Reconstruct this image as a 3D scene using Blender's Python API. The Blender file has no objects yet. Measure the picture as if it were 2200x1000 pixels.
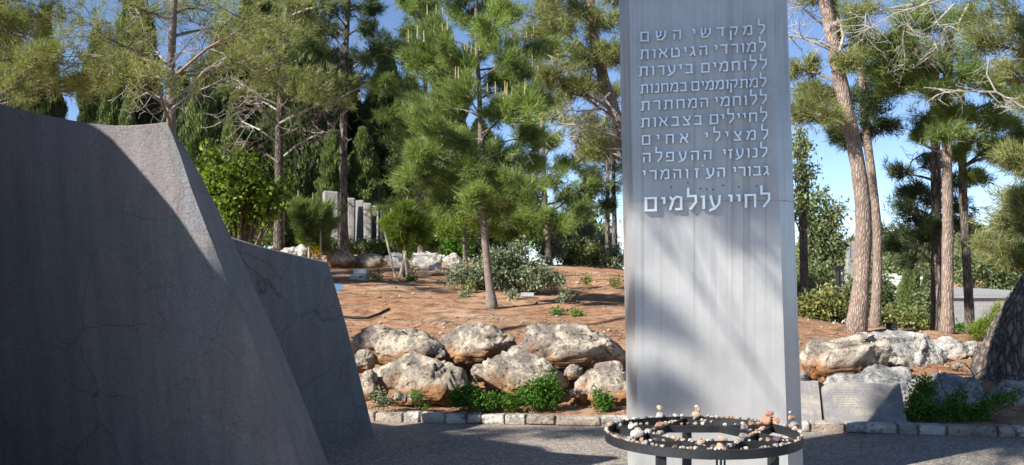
import bpy, bmesh, math, random
import numpy as np
from mathutils import Vector, noise
R = math.radians
scene = bpy.context.scene
COL = scene.collection
FPX, CX, HY, CAMZ = 2139.0, 1100.0, 560.0, 1.6

# ------------------------------------------------------------------ camera
cd = bpy.data.cameras.new('camera'); cam = bpy.data.objects.new('camera', cd); COL.objects.link(cam)
cam.location = (0, 0, CAMZ); cam.rotation_euler = (R(90), 0, 0)
cd.sensor_width = 36; cd.lens = 35; cd.shift_y = 60/2200
cd.clip_start = .05; cd.clip_end = 2000
cd.dof.use_dof = True; cd.dof.focus_distance = 7.2; cd.dof.aperture_fstop = 5.0
scene.camera = cam

# ------------------------------------------------------------------ light
SUN = Vector((-.68, -.47, .56)).normalized()
w = bpy.data.worlds.new('World'); scene.world = w; w.use_nodes = True
nt = w.node_tree; nt.nodes.clear()
sky = nt.nodes.new('ShaderNodeTexSky'); sky.sky_type = 'NISHITA'; sky.sun_disc = False
sky.sun_elevation = math.asin(SUN.z); sky.sun_rotation = math.atan2(SUN.x, SUN.y)
sky.air_density = .62; sky.dust_density = .1; sky.ozone_density = 1.4; sky.altitude = 2500
bg = nt.nodes.new('ShaderNodeBackground'); bg.inputs[1].default_value = .095
wo = nt.nodes.new('ShaderNodeOutputWorld')
nt.links.new(sky.outputs[0], bg.inputs[0]); nt.links.new(bg.outputs[0], wo.inputs[0])
sd = bpy.data.lights.new('sun', 'SUN'); sd.energy = 5.0; sd.angle = R(.53); sd.color = (1, .94, .85)
so = bpy.data.objects.new('sun', sd); COL.objects.link(so)
so.rotation_euler = SUN.to_track_quat('Z', 'Y').to_euler(); so.location = (-20, -10, 20)
scene.view_settings.view_transform = 'Standard'; scene.view_settings.look = 'None'
scene.view_settings.exposure = 1.06; scene.view_settings.gamma = 1
try:
    scene.cycles.max_bounces = 6; scene.cycles.transparent_max_bounces = 4
    scene.cycles.diffuse_bounces = 3; scene.cycles.use_denoising = True
except Exception: pass

# ------------------------------------------------------------------ helpers
def P(px, py, d):
    return Vector(((px-CX)/FPX*d, d, CAMZ+(HY-py)/FPX*d))
def PX(px, d): return (px-CX)/FPX*d

def tag(o, label=None, cat=None, group=None, kind=None):
    if label: o['label'] = label
    if cat: o['category'] = cat
    if group: o['group'] = group
    if kind: o['kind'] = kind
    return o
def empty(name, loc, label=None, cat=None, group=None):
    o = bpy.data.objects.new(name, None); COL.objects.link(o); o.location = loc; o.empty_display_size = .2
    return tag(o, label, cat, group)

class MB:
    """triangle / quad collector in world space; build() makes one mesh object"""
    def __init__(s): s.V=[]; s.F=[]; s.M=[]; s.T=[]; s.TR=[]; s.TM=[]; s.n=0
    def add(s, vs, fs, m=0):
        b = s.n; s.V.append(np.asarray([tuple(v) for v in vs], dtype=np.float32)); s.n += len(vs)
        for f in fs: s.F.append([i+b for i in f]); s.M.append(m)
    def add_tris(s, verts, rnd, m=0):
        """verts (N,3,3) array, one rnd per tri"""
        n = len(verts)
        if n == 0: return
        b = s.n; s.V.append(verts.reshape(-1,3).astype(np.float32)); s.n += 3*n
        s.T.append(np.arange(b, b+3*n, dtype=np.int32)); s.TR.append(np.asarray(rnd, dtype=np.float32)); s.TM.append(np.full(n, m, np.int32))
    def tube(s, pts, rad, sides=6, m=0, cap=True, jitter=0, rng=None):
        pts = [Vector(p) for p in pts]; n = len(pts)
        vs = []; u = None
        for i, p in enumerate(pts):
            t = (pts[min(i+1,n-1)]-pts[max(i-1,0)])
            if t.length < 1e-6: t = Vector((0,0,1))
            t.normalize()
            if u is None:
                u = t.orthogonal().normalized()
            else:
                u = (u - t*u.dot(t))
                u = u.normalized() if u.length > 1e-5 else t.orthogonal().normalized()
            v = t.cross(u)
            r = rad[i]
            for k in range(sides):
                a = 2*math.pi*k/sides
                rr = r*(1+(rng.uniform(-jitter,jitter) if rng else 0))
                vs.append(p+(u*math.cos(a)+v*math.sin(a))*rr)
        fs = []
        for i in range(n-1):
            for k in range(sides):
                a=i*sides+k; b=i*sides+(k+1)%sides
                fs.append((a,b,b+sides,a+sides))
        if cap:
            fs.append(tuple(range(sides))[::-1]); fs.append(tuple((n-1)*sides+k for k in range(sides)))
        s.add(vs, fs, m)
    def box(s, c, sx, sy, sz, m=0, rz=0, top=1.0, jit=0, rng=None):
        cr, sr = math.cos(rz), math.sin(rz); vs=[]
        for z in (0,1):
            k = top if z else 1
            for x,y in ((-1,-1),(1,-1),(1,1),(-1,1)):
                X=x*sx/2*k; Y=y*sy/2*k
                j=[rng.uniform(-jit,jit) for _ in range(3)] if rng else (0,0,0)
                vs.append((c[0]+X*cr-Y*sr+j[0], c[1]+X*sr+Y*cr+j[1], c[2]+(z-.5)*sz+j[2]))
        s.add(vs, [(0,3,2,1),(4,5,6,7),(0,1,5,4),(1,2,6,5),(2,3,7,6),(3,0,4,7)], m)
    def build(s, name, mats, parent=None, smooth=False, origin=None, bevel=0):
        me = bpy.data.meshes.new(name)
        if not isinstance(mats, (list,tuple)): mats=[mats]
        for m in mats: me.materials.append(m)
        V = np.concatenate(s.V) if s.V else np.zeros((0,3),np.float32)
        o = bpy.data.objects.new(name, me)
        if parent is not None: org = np.array(parent.location, dtype=np.float32); 
        elif origin is not None: org = np.array(origin, dtype=np.float32)
        else: org = np.zeros(3, np.float32)
        V = V - org
        lens = [len(f) for f in s.F]; li = [i for f in s.F for i in f]
        tl = np.concatenate(s.T) if s.T else np.zeros(0,np.int32)
        ntri = len(tl)//3
        loops = np.concatenate([np.array(li,dtype=np.int32), tl])
        tot = np.concatenate([np.array(lens,dtype=np.int32), np.full(ntri,3,np.int32)])
        start = np.concatenate([[0], np.cumsum(tot)[:-1]]).astype(np.int32) if len(tot) else tot
        me.vertices.add(len(V)); me.vertices.foreach_set('co', V.ravel())
        me.loops.add(len(loops)); me.loops.foreach_set('vertex_index', loops)
        me.polygons.add(len(tot)); me.polygons.foreach_set('loop_start', start)
        mi = np.concatenate([np.array(s.M,dtype=np.int32)]+s.TM) if (s.M or s.TM) else np.zeros(0,np.int32)
        me.polygons.foreach_set('material_index', mi.astype(np.int32))
        me.update(calc_edges=True)
        me.polygons.foreach_set('use_smooth', np.full(len(tot), bool(smooth)))
        if s.TR:
            a = me.attributes.new('rnd','FLOAT','FACE')
            a.data.foreach_set('value', np.concatenate([np.full(len(s.F),.5,np.float32)]+s.TR))
        COL.objects.link(o)
        if parent is not None: o.parent = parent
        else: o.location = tuple(float(q) for q in org)
        if bevel:
            b = o.modifiers.new('bevel','BEVEL'); b.width = bevel; b.segments = 2; b.limit_method='ANGLE'; b.angle_limit=R(40)
        return o

# ------------------------------------------------------------------ materials
def newmat(name):
    m = bpy.data.materials.new(name); m.use_nodes = True
    nt = m.node_tree; b = nt.nodes['Principled BSDF']
    return m, nt, b
class N:
    def __init__(s, nt, obj=False):
        s.nt = nt; tc = nt.nodes.new('ShaderNodeTexCoord')
        s.co = tc.outputs['Object']; s.gen = tc.outputs['Generated']
    def map(s, scale=(1,1,1), src=None, rot=(0,0,0)):
        m = s.nt.nodes.new('ShaderNodeMapping'); m.inputs['Scale'].default_value = scale; m.inputs['Rotation'].default_value = rot
        s.nt.links.new(src or s.co, m.inputs[0]); return m.outputs[0]
    def noise(s, sc, det=4, rough=.55, vec=None, dist=0):
        n = s.nt.nodes.new('ShaderNodeTexNoise'); n.inputs['Scale'].default_value = sc; n.inputs['Detail'].default_value = det
        n.inputs['Roughness'].default_value = rough; n.inputs['Distortion'].default_value = dist
        s.nt.links.new(vec or s.co, n.inputs['Vector']); return n.outputs['Fac']
    def noisec(s, sc, det=3, vec=None):
        n = s.nt.nodes.new('ShaderNodeTexNoise'); n.inputs['Scale'].default_value = sc; n.inputs['Detail'].default_value = det
        s.nt.links.new(vec or s.co, n.inputs['Vector']); return n.outputs['Color']
    def vor(s, sc, feat='F1', vec=None, out='Distance', rnd=1):
        n = s.nt.nodes.new('ShaderNodeTexVoronoi'); n.feature = feat; n.inputs['Scale'].default_value = sc
        n.inputs['Randomness'].default_value = rnd
        s.nt.links.new(vec or s.co, n.inputs['Vector']); return n.outputs[out]
    def ramp(s, fac, stops, interp='LINEAR'):
        r = s.nt.nodes.new('ShaderNodeValToRGB'); cr = r.color_ramp; cr.interpolation = interp
        while len(cr.elements) < len(stops): cr.elements.new(.5)
        for e,(p,c) in zip(cr.elements, stops):
            e.position = p; e.color = (c[0],c[1],c[2],1) if isinstance(c,(tuple,list)) else (c,c,c,1)
        s.nt.links.new(fac, r.inputs[0]); return r.outputs[0]
    def mix(s, fac, a, b, mode='MIX'):
        m = s.nt.nodes.new('ShaderNodeMix'); m.data_type='RGBA'; m.blend_type = mode
        for i,v in ((0,fac),(6,a),(7,b)):
            if hasattr(v,'node') or hasattr(v,'links'): s.nt.links.new(v, m.inputs[i])
            elif isinstance(v,(tuple,list)): m.inputs[i].default_value = (v[0],v[1],v[2],1)
            else: m.inputs[i].default_value = v if i==0 else (v,v,v,1)
        return m.outputs[2]
    def math(s, op, a, b=0, clamp=False):
        m = s.nt.nodes.new('ShaderNodeMath'); m.operation = op; m.use_clamp = clamp
        for i,v in ((0,a),(1,b)):
            if hasattr(v,'links'): s.nt.links.new(v, m.inputs[i])
            else: m.inputs[i].default_value = v
        return m.outputs[0]
    def attr(s, name):
        a = s.nt.nodes.new('ShaderNodeAttribute'); a.attribute_name = name; return a.outputs['Fac']
    def sep(s, src=None):
        a = s.nt.nodes.new('ShaderNodeSeparateXYZ'); s.nt.links.new(src or s.co, a.inputs[0]); return a.outputs
    def bump(s, h, dist, strength=1, prev=None):
        b = s.nt.nodes.new('ShaderNodeBump'); b.inputs['Distance'].default_value = dist; b.inputs['Strength'].default_value = strength
        s.nt.links.new(h, b.inputs['Height'])
        if prev: s.nt.links.new(prev, b.inputs['Normal'])
        return b.outputs[0]
def setb(nt, b, **k):
    for n,v in k.items():
        n = {'col':'Base Color','rough':'Roughness','metal':'Metallic','nor':'Normal','spec':'Specular IOR Level','aniso':'Anisotropic'}[n]
        if hasattr(v,'links'): nt.links.new(v, b.inputs[n])
        elif isinstance(v,tuple): b.inputs[n].default_value = (*v,1)
        else: b.inputs[n].default_value = v
M = {}
def simple(name, col, rough=.6, metal=0, var=.25, sc=8, bump=.002):
    m, nt, b = newmat(name); n = N(nt)
    f = n.noise(sc, 5, .6)
    c = n.ramp(f, [(.3, tuple(x*(1-var) for x in col)), (.7, tuple(min(1,x*(1+var)) for x in col))])
    setb(nt, b, col=c, rough=rough, metal=metal, nor=n.bump(n.noise(sc*6,4), bump))
    M[name] = m; return m

def leafmat(name, a, bcol, trans=.35, c3=None):
    m, nt, b = newmat(name); n = N(nt)
    r = n.attr('rnd')
    stops = [(0,a),(1,bcol)] if c3 is None else [(0,a),(.8,bcol),(.97,c3)]
    col = n.ramp(r, stops)
    f = n.noise(1.3, 2)
    col = n.mix(1, col, n.ramp(f, [(.3,.72),(.7,1.25)]), 'MULTIPLY')
    setb(nt, b, col=col, rough=.62, spec=.25)
    t = nt.nodes.new('ShaderNodeBsdfTranslucent'); nt.links.new(n.mix(1, col, (1.0,1.1,.55), 'MULTIPLY'), t.inputs[0])
    ms = nt.nodes.new('ShaderNodeMixShader'); ms.inputs[0].default_value = trans
    nt.links.new(b.outputs[0], ms.inputs[1]); nt.links.new(t.outputs[0], ms.inputs[2])
    nt.links.new(ms.outputs[0], nt.nodes['Material Output'].inputs[0])
    M[name] = m; return m
leafmat('needle_olive', (.10,.12,.045), (.34,.36,.145), .42, (.34,.28,.12))
leafmat('needle_green', (.09,.145,.045), (.34,.42,.14), .45)
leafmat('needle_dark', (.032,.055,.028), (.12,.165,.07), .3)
leafmat('needle_bright', (.11,.18,.03), (.34,.42,.09), .45)
leafmat('cypress_dark', (.032,.055,.022), (.15,.20,.075), .28)
leafmat('cypress_light', (.06,.10,.03), (.22,.28,.10), .3)
leafmat('leaf_green', (.05,.10,.012), (.22,.33,.04), .45, (.45,.48,.09))
leafmat('leaf_grey', (.10,.135,.08), (.32,.36,.23), .25)
leafmat('leaf_shrub', (.03,.09,.01), (.12,.27,.03), .35)
leafmat('leaf_yellow', (.10,.13,.045), (.25,.28,.10), .35, (.42,.37,.10))
leafmat('leaf_far', (.09,.13,.055), (.27,.32,.15), .35)
leafmat('flower_yellow', (.6,.35,.01), (.8,.55,.02), .3)

def barkmat(name, dark, light, tint, sc=1.0, depth=.03):
    m, nt, b = newmat(name); n = N(nt)
    v = n.map((22*sc,22*sc,5*sc))
    warp = n.mix(.12, v, n.noisec(4*sc), 'ADD')
    e = n.vor(1.0, 'DISTANCE_TO_EDGE', warp)
    cr = n.ramp(e, [(0,0),(.28,1)])
    big = n.noise(3.5*sc, 4)
    plate = n.ramp(n.noise(14*sc,5), [(.3,light),(.52,tint),(.72,tuple(x*.75 for x in light))])
    col = n.mix(cr, dark, plate)
    col = n.mix(1, col, n.ramp(big,[(.3,.7),(.7,1.2)]), 'MULTIPLY')
    h = n.math('ADD', cr, n.math('MULTIPLY', n.noise(40*sc,5), .5))
    setb(nt, b, col=col, rough=.9, spec=.15, nor=n.bump(h, depth))
    M[name]=m
barkmat('bark_red', (.19,.155,.135), (.40,.35,.31), (.40,.28,.22), 1.9, .010)
barkmat('bark_grey', (.06,.05,.04), (.24,.20,.17), (.18,.15,.13), 1.3, .015)
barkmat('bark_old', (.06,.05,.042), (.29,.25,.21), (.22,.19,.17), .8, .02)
simple('bark_thin', (.17,.14,.115), .9, 0, .35, 20, .004)
simple('twig_brown', (.11,.085,.06), .9, 0, .3, 12, .002)
simple('twig_dead', (.36,.33,.30), .85, 0, .25, 12, .002)
simple('candle_shoot', (.42,.36,.17), .8, 0, .2, 20, .002)
simple('stake_wood', (.50,.44,.34), .8, 0, .2, 15, .002)
simple('black_metal', (.02,.021,.024), .45, .3, .3, 10, .001)
simple('sign_white', (.62,.62,.60), .5, 0, .1, 6, .001)
simple('sign_grey', (.30,.31,.32), .5, 0, .2, 6, .001)
simple('sign_blue', (.05,.14,.28), .4, 0, .2, 6, .001)
simple('hose_black', (.012,.012,.013), .5, 0, .2, 10, .001)
simple('white_render', (.80,.79,.76), .8, 0, .04, 2, .002)
simple('brown_wood', (.22,.09,.04), .7, 0, .3, 10, .002)

# dark rough-cast concrete with cracks
def wallmat():
    m, nt, b = newmat('dark_roughcast'); n = N(nt)
    wv = n.mix(.35, n.co, n.noisec(1.6, 4), 'ADD')
    e = n.vor(2.3, 'DISTANCE_TO_EDGE', wv)
    wv2 = n.mix(.25, n.co, n.noisec(3.1, 4), 'ADD')
    e2 = n.vor(5.2, 'DISTANCE_TO_EDGE', wv2)
    mask = n.ramp(n.noise(.9,3), [(.42,0),(.6,1)])
    crack = n.math('MULTIPLY', n.ramp(e, [(0,1),(.006,.4),(.014,0)]), n.ramp(n.noise(.7,2),[(.35,.15),(.6,1)]))
    crack2 = n.math('MULTIPLY', n.math('MULTIPLY', n.ramp(e2, [(0,.9),(.008,.3),(.02,0)]), mask), .8)
    ck = n.math('MAXIMUM', crack, crack2)
    cell = n.vor(2.3, 'F1', wv, 'Color')
    base = n.ramp(n.noise(1.1, 5, .6), [(.3,(.172,.177,.190)),(.42,(.198,.199,.206)),(.58,(.212,.207,.208)),(.72,(.225,.227,.233))])
    base = n.mix(.10, base, n.mix(1, base, cell, 'MULTIPLY'))
    streak = n.noise(1.0, 5, .6, n.map((9,9,.5)))
    base = n.mix(1, base, n.ramp(streak,[(.35,.86),(.65,1.1)]), 'MULTIPLY')
    grain = n.noise(95, 3, .7)
    base = n.mix(1, base, n.ramp(grain,[(.3,.72),(.7,1.25)]), 'MULTIPLY')
    col = n.mix(n.math('MULTIPLY',ck,.6), base, (.03,.028,.028))
    bm = n.bump(n.noise(60, 5, .75), .010)
    bm = n.bump(n.noise(7,4), .02, .6, bm)
    setb(nt, b, col=col, rough=.88, spec=.3, nor=bm)
    M['wall'] = m
wallmat()
# brushed steel
def steelmat(name, base, rough, streaks=True, metal=.3):
    m, nt, b = newmat(name); n = N(nt)
    st = n.noise(1.0, 6, .6, n.map((26,26,.25)))
    st2 = n.noise(1.0, 4, .6, n.map((70,70,.4)))
    bl = n.noise(1.6, 5, .6)
    c = n.mix(1, n.ramp(st, [(.3,tuple(x*.94 for x in base)),(.6,base),(.8,tuple(min(1,x*1.04) for x in base))]), n.ramp(st2,[(.3,.975),(.7,1.02)]), 'MULTIPLY')
    c = n.mix(1, c, n.ramp(bl,[(.3,.78),(.7,1.1)]), 'MULTIPLY')
    if streaks:
        # dirt washed down below the lettering
        s3 = n.ramp(n.noise(1.0, 3, .5, n.map((34,34,.05))), [(.52,0),(.66,1)])
        z = n.sep()[2]
        msk = n.math('MULTIPLY', n.ramp(n.math('MULTIPLY',z,.25), [(.18,0),(.36,1),(.80,1),(.9,0)]), .42)
        c = n.mix(n.math('MULTIPLY', s3, msk), c, (.20,.18,.165))
    setb(nt, b, col=c, rough=n.ramp(st2,[(.3,rough-.05),(.7,rough+.07)]), metal=metal, nor=n.bump(st, .0012, .4))
    M[name] = m
steelmat('brushed_steel', (.45,.45,.45), .36)
steelmat('letter_steel', (.80,.80,.80), .2, False, .5)
def ironmat():
    m, nt, b = newmat('black_iron'); n = N(nt)
    f = n.noise(6, 5, .65)
    c = n.ramp(f, [(.3,(.018,.020,.024)),(.6,(.035,.037,.042)),(.8,(.065,.055,.05))])
    setb(nt, b, col=c, rough=n.ramp(n.noise(20,4),[(.3,.4),(.7,.65)]), metal=.5, nor=n.bump(n.noise(60,4), .0015))
    M['iron'] = m
ironmat()
# karst limestone: pale, pitted top, rust-orange soil stain low down
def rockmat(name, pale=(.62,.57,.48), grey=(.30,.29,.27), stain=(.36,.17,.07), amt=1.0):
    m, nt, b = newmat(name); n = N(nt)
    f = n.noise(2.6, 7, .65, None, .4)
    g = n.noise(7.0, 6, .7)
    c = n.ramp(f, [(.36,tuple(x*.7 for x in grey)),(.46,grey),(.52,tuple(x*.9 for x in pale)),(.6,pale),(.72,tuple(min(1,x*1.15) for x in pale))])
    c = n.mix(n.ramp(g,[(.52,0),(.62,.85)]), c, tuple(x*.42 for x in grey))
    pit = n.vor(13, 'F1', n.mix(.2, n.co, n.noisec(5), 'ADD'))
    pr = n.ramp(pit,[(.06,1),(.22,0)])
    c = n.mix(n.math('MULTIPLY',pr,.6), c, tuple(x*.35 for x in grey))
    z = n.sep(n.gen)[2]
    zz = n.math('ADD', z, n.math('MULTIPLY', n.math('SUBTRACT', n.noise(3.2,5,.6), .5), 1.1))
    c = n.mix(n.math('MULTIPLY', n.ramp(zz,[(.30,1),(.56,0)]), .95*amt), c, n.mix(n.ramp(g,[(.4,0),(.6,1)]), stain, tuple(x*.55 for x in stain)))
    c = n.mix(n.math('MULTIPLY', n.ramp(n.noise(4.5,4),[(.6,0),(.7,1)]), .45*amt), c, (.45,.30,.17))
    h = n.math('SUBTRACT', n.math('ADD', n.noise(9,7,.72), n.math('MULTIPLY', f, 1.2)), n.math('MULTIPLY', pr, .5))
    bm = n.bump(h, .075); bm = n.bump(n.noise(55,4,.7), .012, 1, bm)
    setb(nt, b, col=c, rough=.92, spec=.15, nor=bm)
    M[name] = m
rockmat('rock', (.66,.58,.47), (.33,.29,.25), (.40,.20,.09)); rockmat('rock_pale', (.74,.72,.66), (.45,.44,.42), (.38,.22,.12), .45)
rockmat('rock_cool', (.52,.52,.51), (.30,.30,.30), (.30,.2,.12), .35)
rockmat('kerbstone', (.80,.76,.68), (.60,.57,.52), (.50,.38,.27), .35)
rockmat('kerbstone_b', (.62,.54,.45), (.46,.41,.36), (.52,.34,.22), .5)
def plaquemat():
    m, nt, b = newmat('plaque_stone'); n = N(nt)
    f = n.noise(1.0, 6, .65, n.map((2.2,2.2,5)))
    c = n.ramp(f, [(.3,(.18,.18,.185)),(.46,(.25,.24,.23)),(.58,(.36,.32,.26)),(.75,(.22,.23,.24))])
    g = n.ramp(n.noise(30,4), [(.3,.85),(.7,1.12)])
    c = n.mix(1, c, g, 'MULTIPLY')
    setb(nt, b, col=c, rough=.6, nor=n.bump(n.noise(26,5), .006)); M['plaque'] = m
plaquemat()
simple('engraving', (.15,.145,.14), .8, 0, .3, 30, .001)
# ground materials
def soilmat():
    m, nt, b = newmat('red_soil'); n = N(nt)
    big = n.noise(.8, 5, .6); mid = n.noise(5, 6, .7)
    c = n.ramp(big, [(.3,(.43,.22,.13)),(.5,(.56,.33,.205)),(.7,(.66,.45,.31))])
    c = n.mix(n.ramp(mid,[(.38,.75),(.55,0)]), c, (.22,.12,.075))
    c = n.mix(n.ramp(n.noise(1.7,6,.7),[(.56,0),(.68,.8)]), c, (.30,.23,.16))
    needles = n.noise(1.0, 3, .8, n.map((60,220,60), rot=(0,0,.4)))
    needles2 = n.noise(1.0, 3, .8, n.map((220,50,60), rot=(0,0,.3)))
    nd = n.math('MAXIMUM', needles, needles2)
    c = n.mix(n.ramp(nd,[(.60,0),(.70,.75)]), c, (.56,.36,.22))
    c = n.mix(n.ramp(n.vor(46),[(.10,.7),(.2,0)]), c, (.16,.09,.06))
    h = n.math('ADD', n.noise(16,6,.75), n.math('MULTIPLY', nd, .5))
    bm = n.bump(h, .05); bm = n.bump(n.noise(3,4), .10, .8, bm)
    setb(nt, b, col=c, rough=1, spec=.05, nor=bm); M['soil'] = m
soilmat()
def plazamat():
    m, nt, b = newmat('washed_gravel_paving'); n = N(nt)
    cellc = n.vor(62, 'F1', None, 'Color'); e = n.vor(62, 'DISTANCE_TO_EDGE')
    v = n.sep(cellc)[0]
    peb = n.ramp(v, [(0,(.11,.10,.092)),(.3,(.215,.19,.168)),(.6,(.32,.28,.235)),(.85,(.44,.37,.29)),(1,(.55,.52,.47))])
    c = n.mix(n.ramp(e,[(.02,0),(.10,1)]), (.17,.16,.155), peb)
    c2 = n.vor(24,'F1',None,'Color')
    c = n.mix(n.ramp(n.sep(c2)[1],[(.80,0),(.9,.5)]), c, (.36,.32,.27))
    c = n.mix(1, c, n.ramp(n.noise(.9,5),[(.3,.82),(.7,1.12)]), 'MULTIPLY')
    c = n.mix(n.ramp(n.noise(.45,6,.65),[(.5,0),(.68,.35)]), c, (.20,.16,.13))
    bm = n.bump(e, .006); bm = n.bump(n.noise(1.4,4), .03, .5, bm)
    setb(nt, b, col=c, rough=.75, spec=.4, nor=bm); M['plaza'] = m
plazamat()
def hillmat():
    m, nt, b = newmat('wooded_hill'); n = N(nt)
    c = n.ramp(n.noise(.35,6,.7), [(.35,(.05,.075,.03)),(.5,(.12,.14,.06)),(.68,(.24,.22,.14))])
    setb(nt, b, col=c, rough=1, spec=0, nor=n.bump(n.noise(.8,6,.7), 1.0)); M['hill'] = m
hillmat()
def blockmat():
    m, nt, b = newmat('grey_stone_blocks'); n = N(nt)
    br = nt.nodes.new('ShaderNodeTexBrick'); nt.links.new(n.map((1,1,1), rot=(R(90),0,0)), br.inputs[0])
    br.inputs['Color1'].default_value=(.27,.28,.29,1); br.inputs['Color2'].default_value=(.32,.32,.32,1); br.inputs['Mortar'].default_value=(.2,.2,.21,1)
    br.inputs['Scale'].default_value=1.6; br.inputs['Mortar Size'].default_value=.012
    setb(nt, b, col=br.outputs[0], rough=.8); M['blocks'] = m
blockmat()
def stelemat():
    m, nt, b = newmat('cast_concrete'); n = N(nt)
    c = n.ramp(n.noise(1.0,5,.6,n.map((4,4,.6))), [(.3,(.20,.20,.20)),(.7,(.36,.35,.33))])
    setb(nt, b, col=c, rough=.85, nor=n.bump(n.noise(12,5), .02)); M['concrete'] = m
stelemat()

# ------------------------------------------------------------------ terrain
def kerb_d(u): return 9.70-1.38*max(-.75, min(.8, u))
KU = [-1.3,-.17,0,.1,.2,.29,.35,.45,.55,1.3]
DK = [14,17,19,22,24,30,40,80,160,320]
PROF = [
 [.07,.10,.28,.72,.84, 1.08,1.30,1.40,1.58,1.76,1.85,1.9,1.5,0,-5],
 [.07,.10,.28,.72,.84, 1.08,1.28,1.38,1.55,1.76,1.82,1.8,1.0,-1,-8],
 [.07,.10,.28,.72,.82, .99,1.20,1.33,1.50,1.62,1.50,.5,-6,-11,-14],
 [.07,.10,.28,.72,.81, .97,1.18,1.32,1.46,1.20,.3,-2,-9,-13,-14],
 [.06,.10,.25,.60,.74, .90,1.02,1.05,.85,.5,-.5,-3,-9,-13,-14],
 [.06,.10,.20,.42,.62, .76,.62,.35,-.1,-.5,-1.5,-3.5,-9,-12,-10],
 [.05,.09,.18,.38,.56, .68,.5,.2,-.3,-.6,-1.8,-3.5,-9,-10,2],
 [.05,.08,.16,.34,.48, .56,.3,0,-.5,-.9,-2,-3.6,-8,-7,10],
 [.05,.08,.15,.32,.43, .48,.2,-.1,-.6,-1,-2.2,-4,-8,-5,14],
 [.05,.08,.15,.30,.4, .4,.1,-.2,-.7,-1.2,-2.5,-4,-8,-5,14]]
def _lerp(xs, ys, x):
    if x <= xs[0]: return ys[0]
    for i in range(len(xs)-1):
        if x <= xs[i+1]:
            t = (x-xs[i])/(xs[i+1]-xs[i]); t = t*t*(3-2*t)*.5+t*.5
            return ys[i]+(ys[i+1]-ys[i])*t
    return ys[-1]
def ground0(x, y):
    u = x/y if y > .1 else 0
    k = kerb_d(u)
    if y < k+.15: return 0
    ds = [k+.15,k+.6,k+.95,k+1.6,k+2.2]+DK
    z = _lerp(KU, [_lerp(ds, p, y) for p in PROF], u)
    return z
def ground(x, y):
    z = ground0(x, y)
    if z == 0: return 0
    k = kerb_d(x/y); a = min(1, max(0,(y-k-.15)/1.0))
    return z + a*(.07*noise.noise(Vector((x*.7,y*.7,1)))+.035*noise.noise(Vector((x*2.3,y*2.3,5))))

mb = MB()
US = list(np.linspace(-1.3,-.5,16)[:-1])+list(np.linspace(-.5,.6,150)[:-1])+list(np.linspace(.6,1.3,14))
offs = list(np.linspace(.15,2.4,24))
vs = []
for u in US:
    k = kerb_d(u)
    ds = [k+o for o in offs] + list(np.linspace(k+2.5,26,64)) + [27,28.5,30,32,35,38,42,48,56,66,80,100,125,160,200,250,320]
    nd = len(ds)
    for i,d in enumerate(ds): vs.append((u*d, d, ground(u*d, d)))
fs = [(i*nd+j,(i+1)*nd+j,(i+1)*nd+j+1,i*nd+j+1) for i in range(len(US)-1) for j in range(nd-1)]
mb.add(vs, fs); tag(mb.build('hillside', M['soil'], smooth=True), kind='structure')
mb = MB()
for a,b in ((-26,6),):
    xs = np.linspace(-40,40,5); ys=[-60,-20,0,11.2]
    vs=[(x,y,0) for x in xs for y in ys]; fs=[(i*4+j,(i+1)*4+j,(i+1)*4+j+1,i*4+j+1) for i in range(4) for j in range(3)]
mb.add(vs, fs); tag(mb.build('plaza_paving', M['plaza']), kind='structure')
# thin red soil bed in front of the boulders is the hillside itself; far wooded hill
mb = MB(); vs=[]; hx=np.linspace(-60,420,60); hy=np.linspace(150,420,24)
for x in hx:
    for y in hy:
        t = (y-150)/270
        prof = _lerp([-.1,.15,.3,.45,.7,1.2],[-14,-8,4,11,16,18], x/y)
        vs.append((x,y,-16+(prof+16)*min(1,t*1.8)*(1-.12*t)+5*noise.noise(Vector((x*.02,y*.02,0)))))
fs=[(i*24+j,(i+1)*24+j,(i+1)*24+j+1,i*24+j+1) for i in range(59) for j in range(23)]
mb.add(vs, fs); tag(mb.build('hills', M['hill'], smooth=True), kind='structure')

# ------------------------------------------------------------------ kerb of squared limestone blocks
rng = random.Random(4)
k0 = empty('kerb', (0,9.6,0), 'low edging of pale squared limestone blocks between gravel plaza and planting bed', 'kerb')
x = -7.5
while x < 6.6:
    wd = rng.choice([.16,.22,.26,.32,.38,.44])*rng.uniform(.9,1.1)
    xc = x+wd/2; u = xc/9.5; 
    for _ in range(5): u = xc/kerb_d(u)
    y = kerb_d(u)+.075
    b = MB(); b.box((xc,y,.042+rng.uniform(-.004,.006)), wd-rng.uniform(.008,.02), .15, .092+rng.uniform(-.010,.010), rz=-.128+rng.uniform(-.02,.02), top=.985, jit=.007, rng=rng)
    b.build('kerb_block', M[rng.choice(['kerbstone','kerbstone','kerbstone_b'])], k0, bevel=.012)
    x += wd
b = MB(); vs=[]
for i in range(40):
    xc=-7.5+i*14.1/39; u=xc/9.5
    for _ in range(5): u = xc/kerb_d(u)
    y=kerb_d(u)
    vs += [(xc,y+.03,-.01),(xc,y+.03,.055),(xc,y+.17,.075),(xc,y+.17,-.01)]
fs=[(i*4+j,(i+1)*4+j,(i+1)*4+j+1,i*4+j+1) for i in range(39) for j in range(3)]
b.add(vs,fs); b.build('mortar', M['kerbstone_b'], k0)

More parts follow.
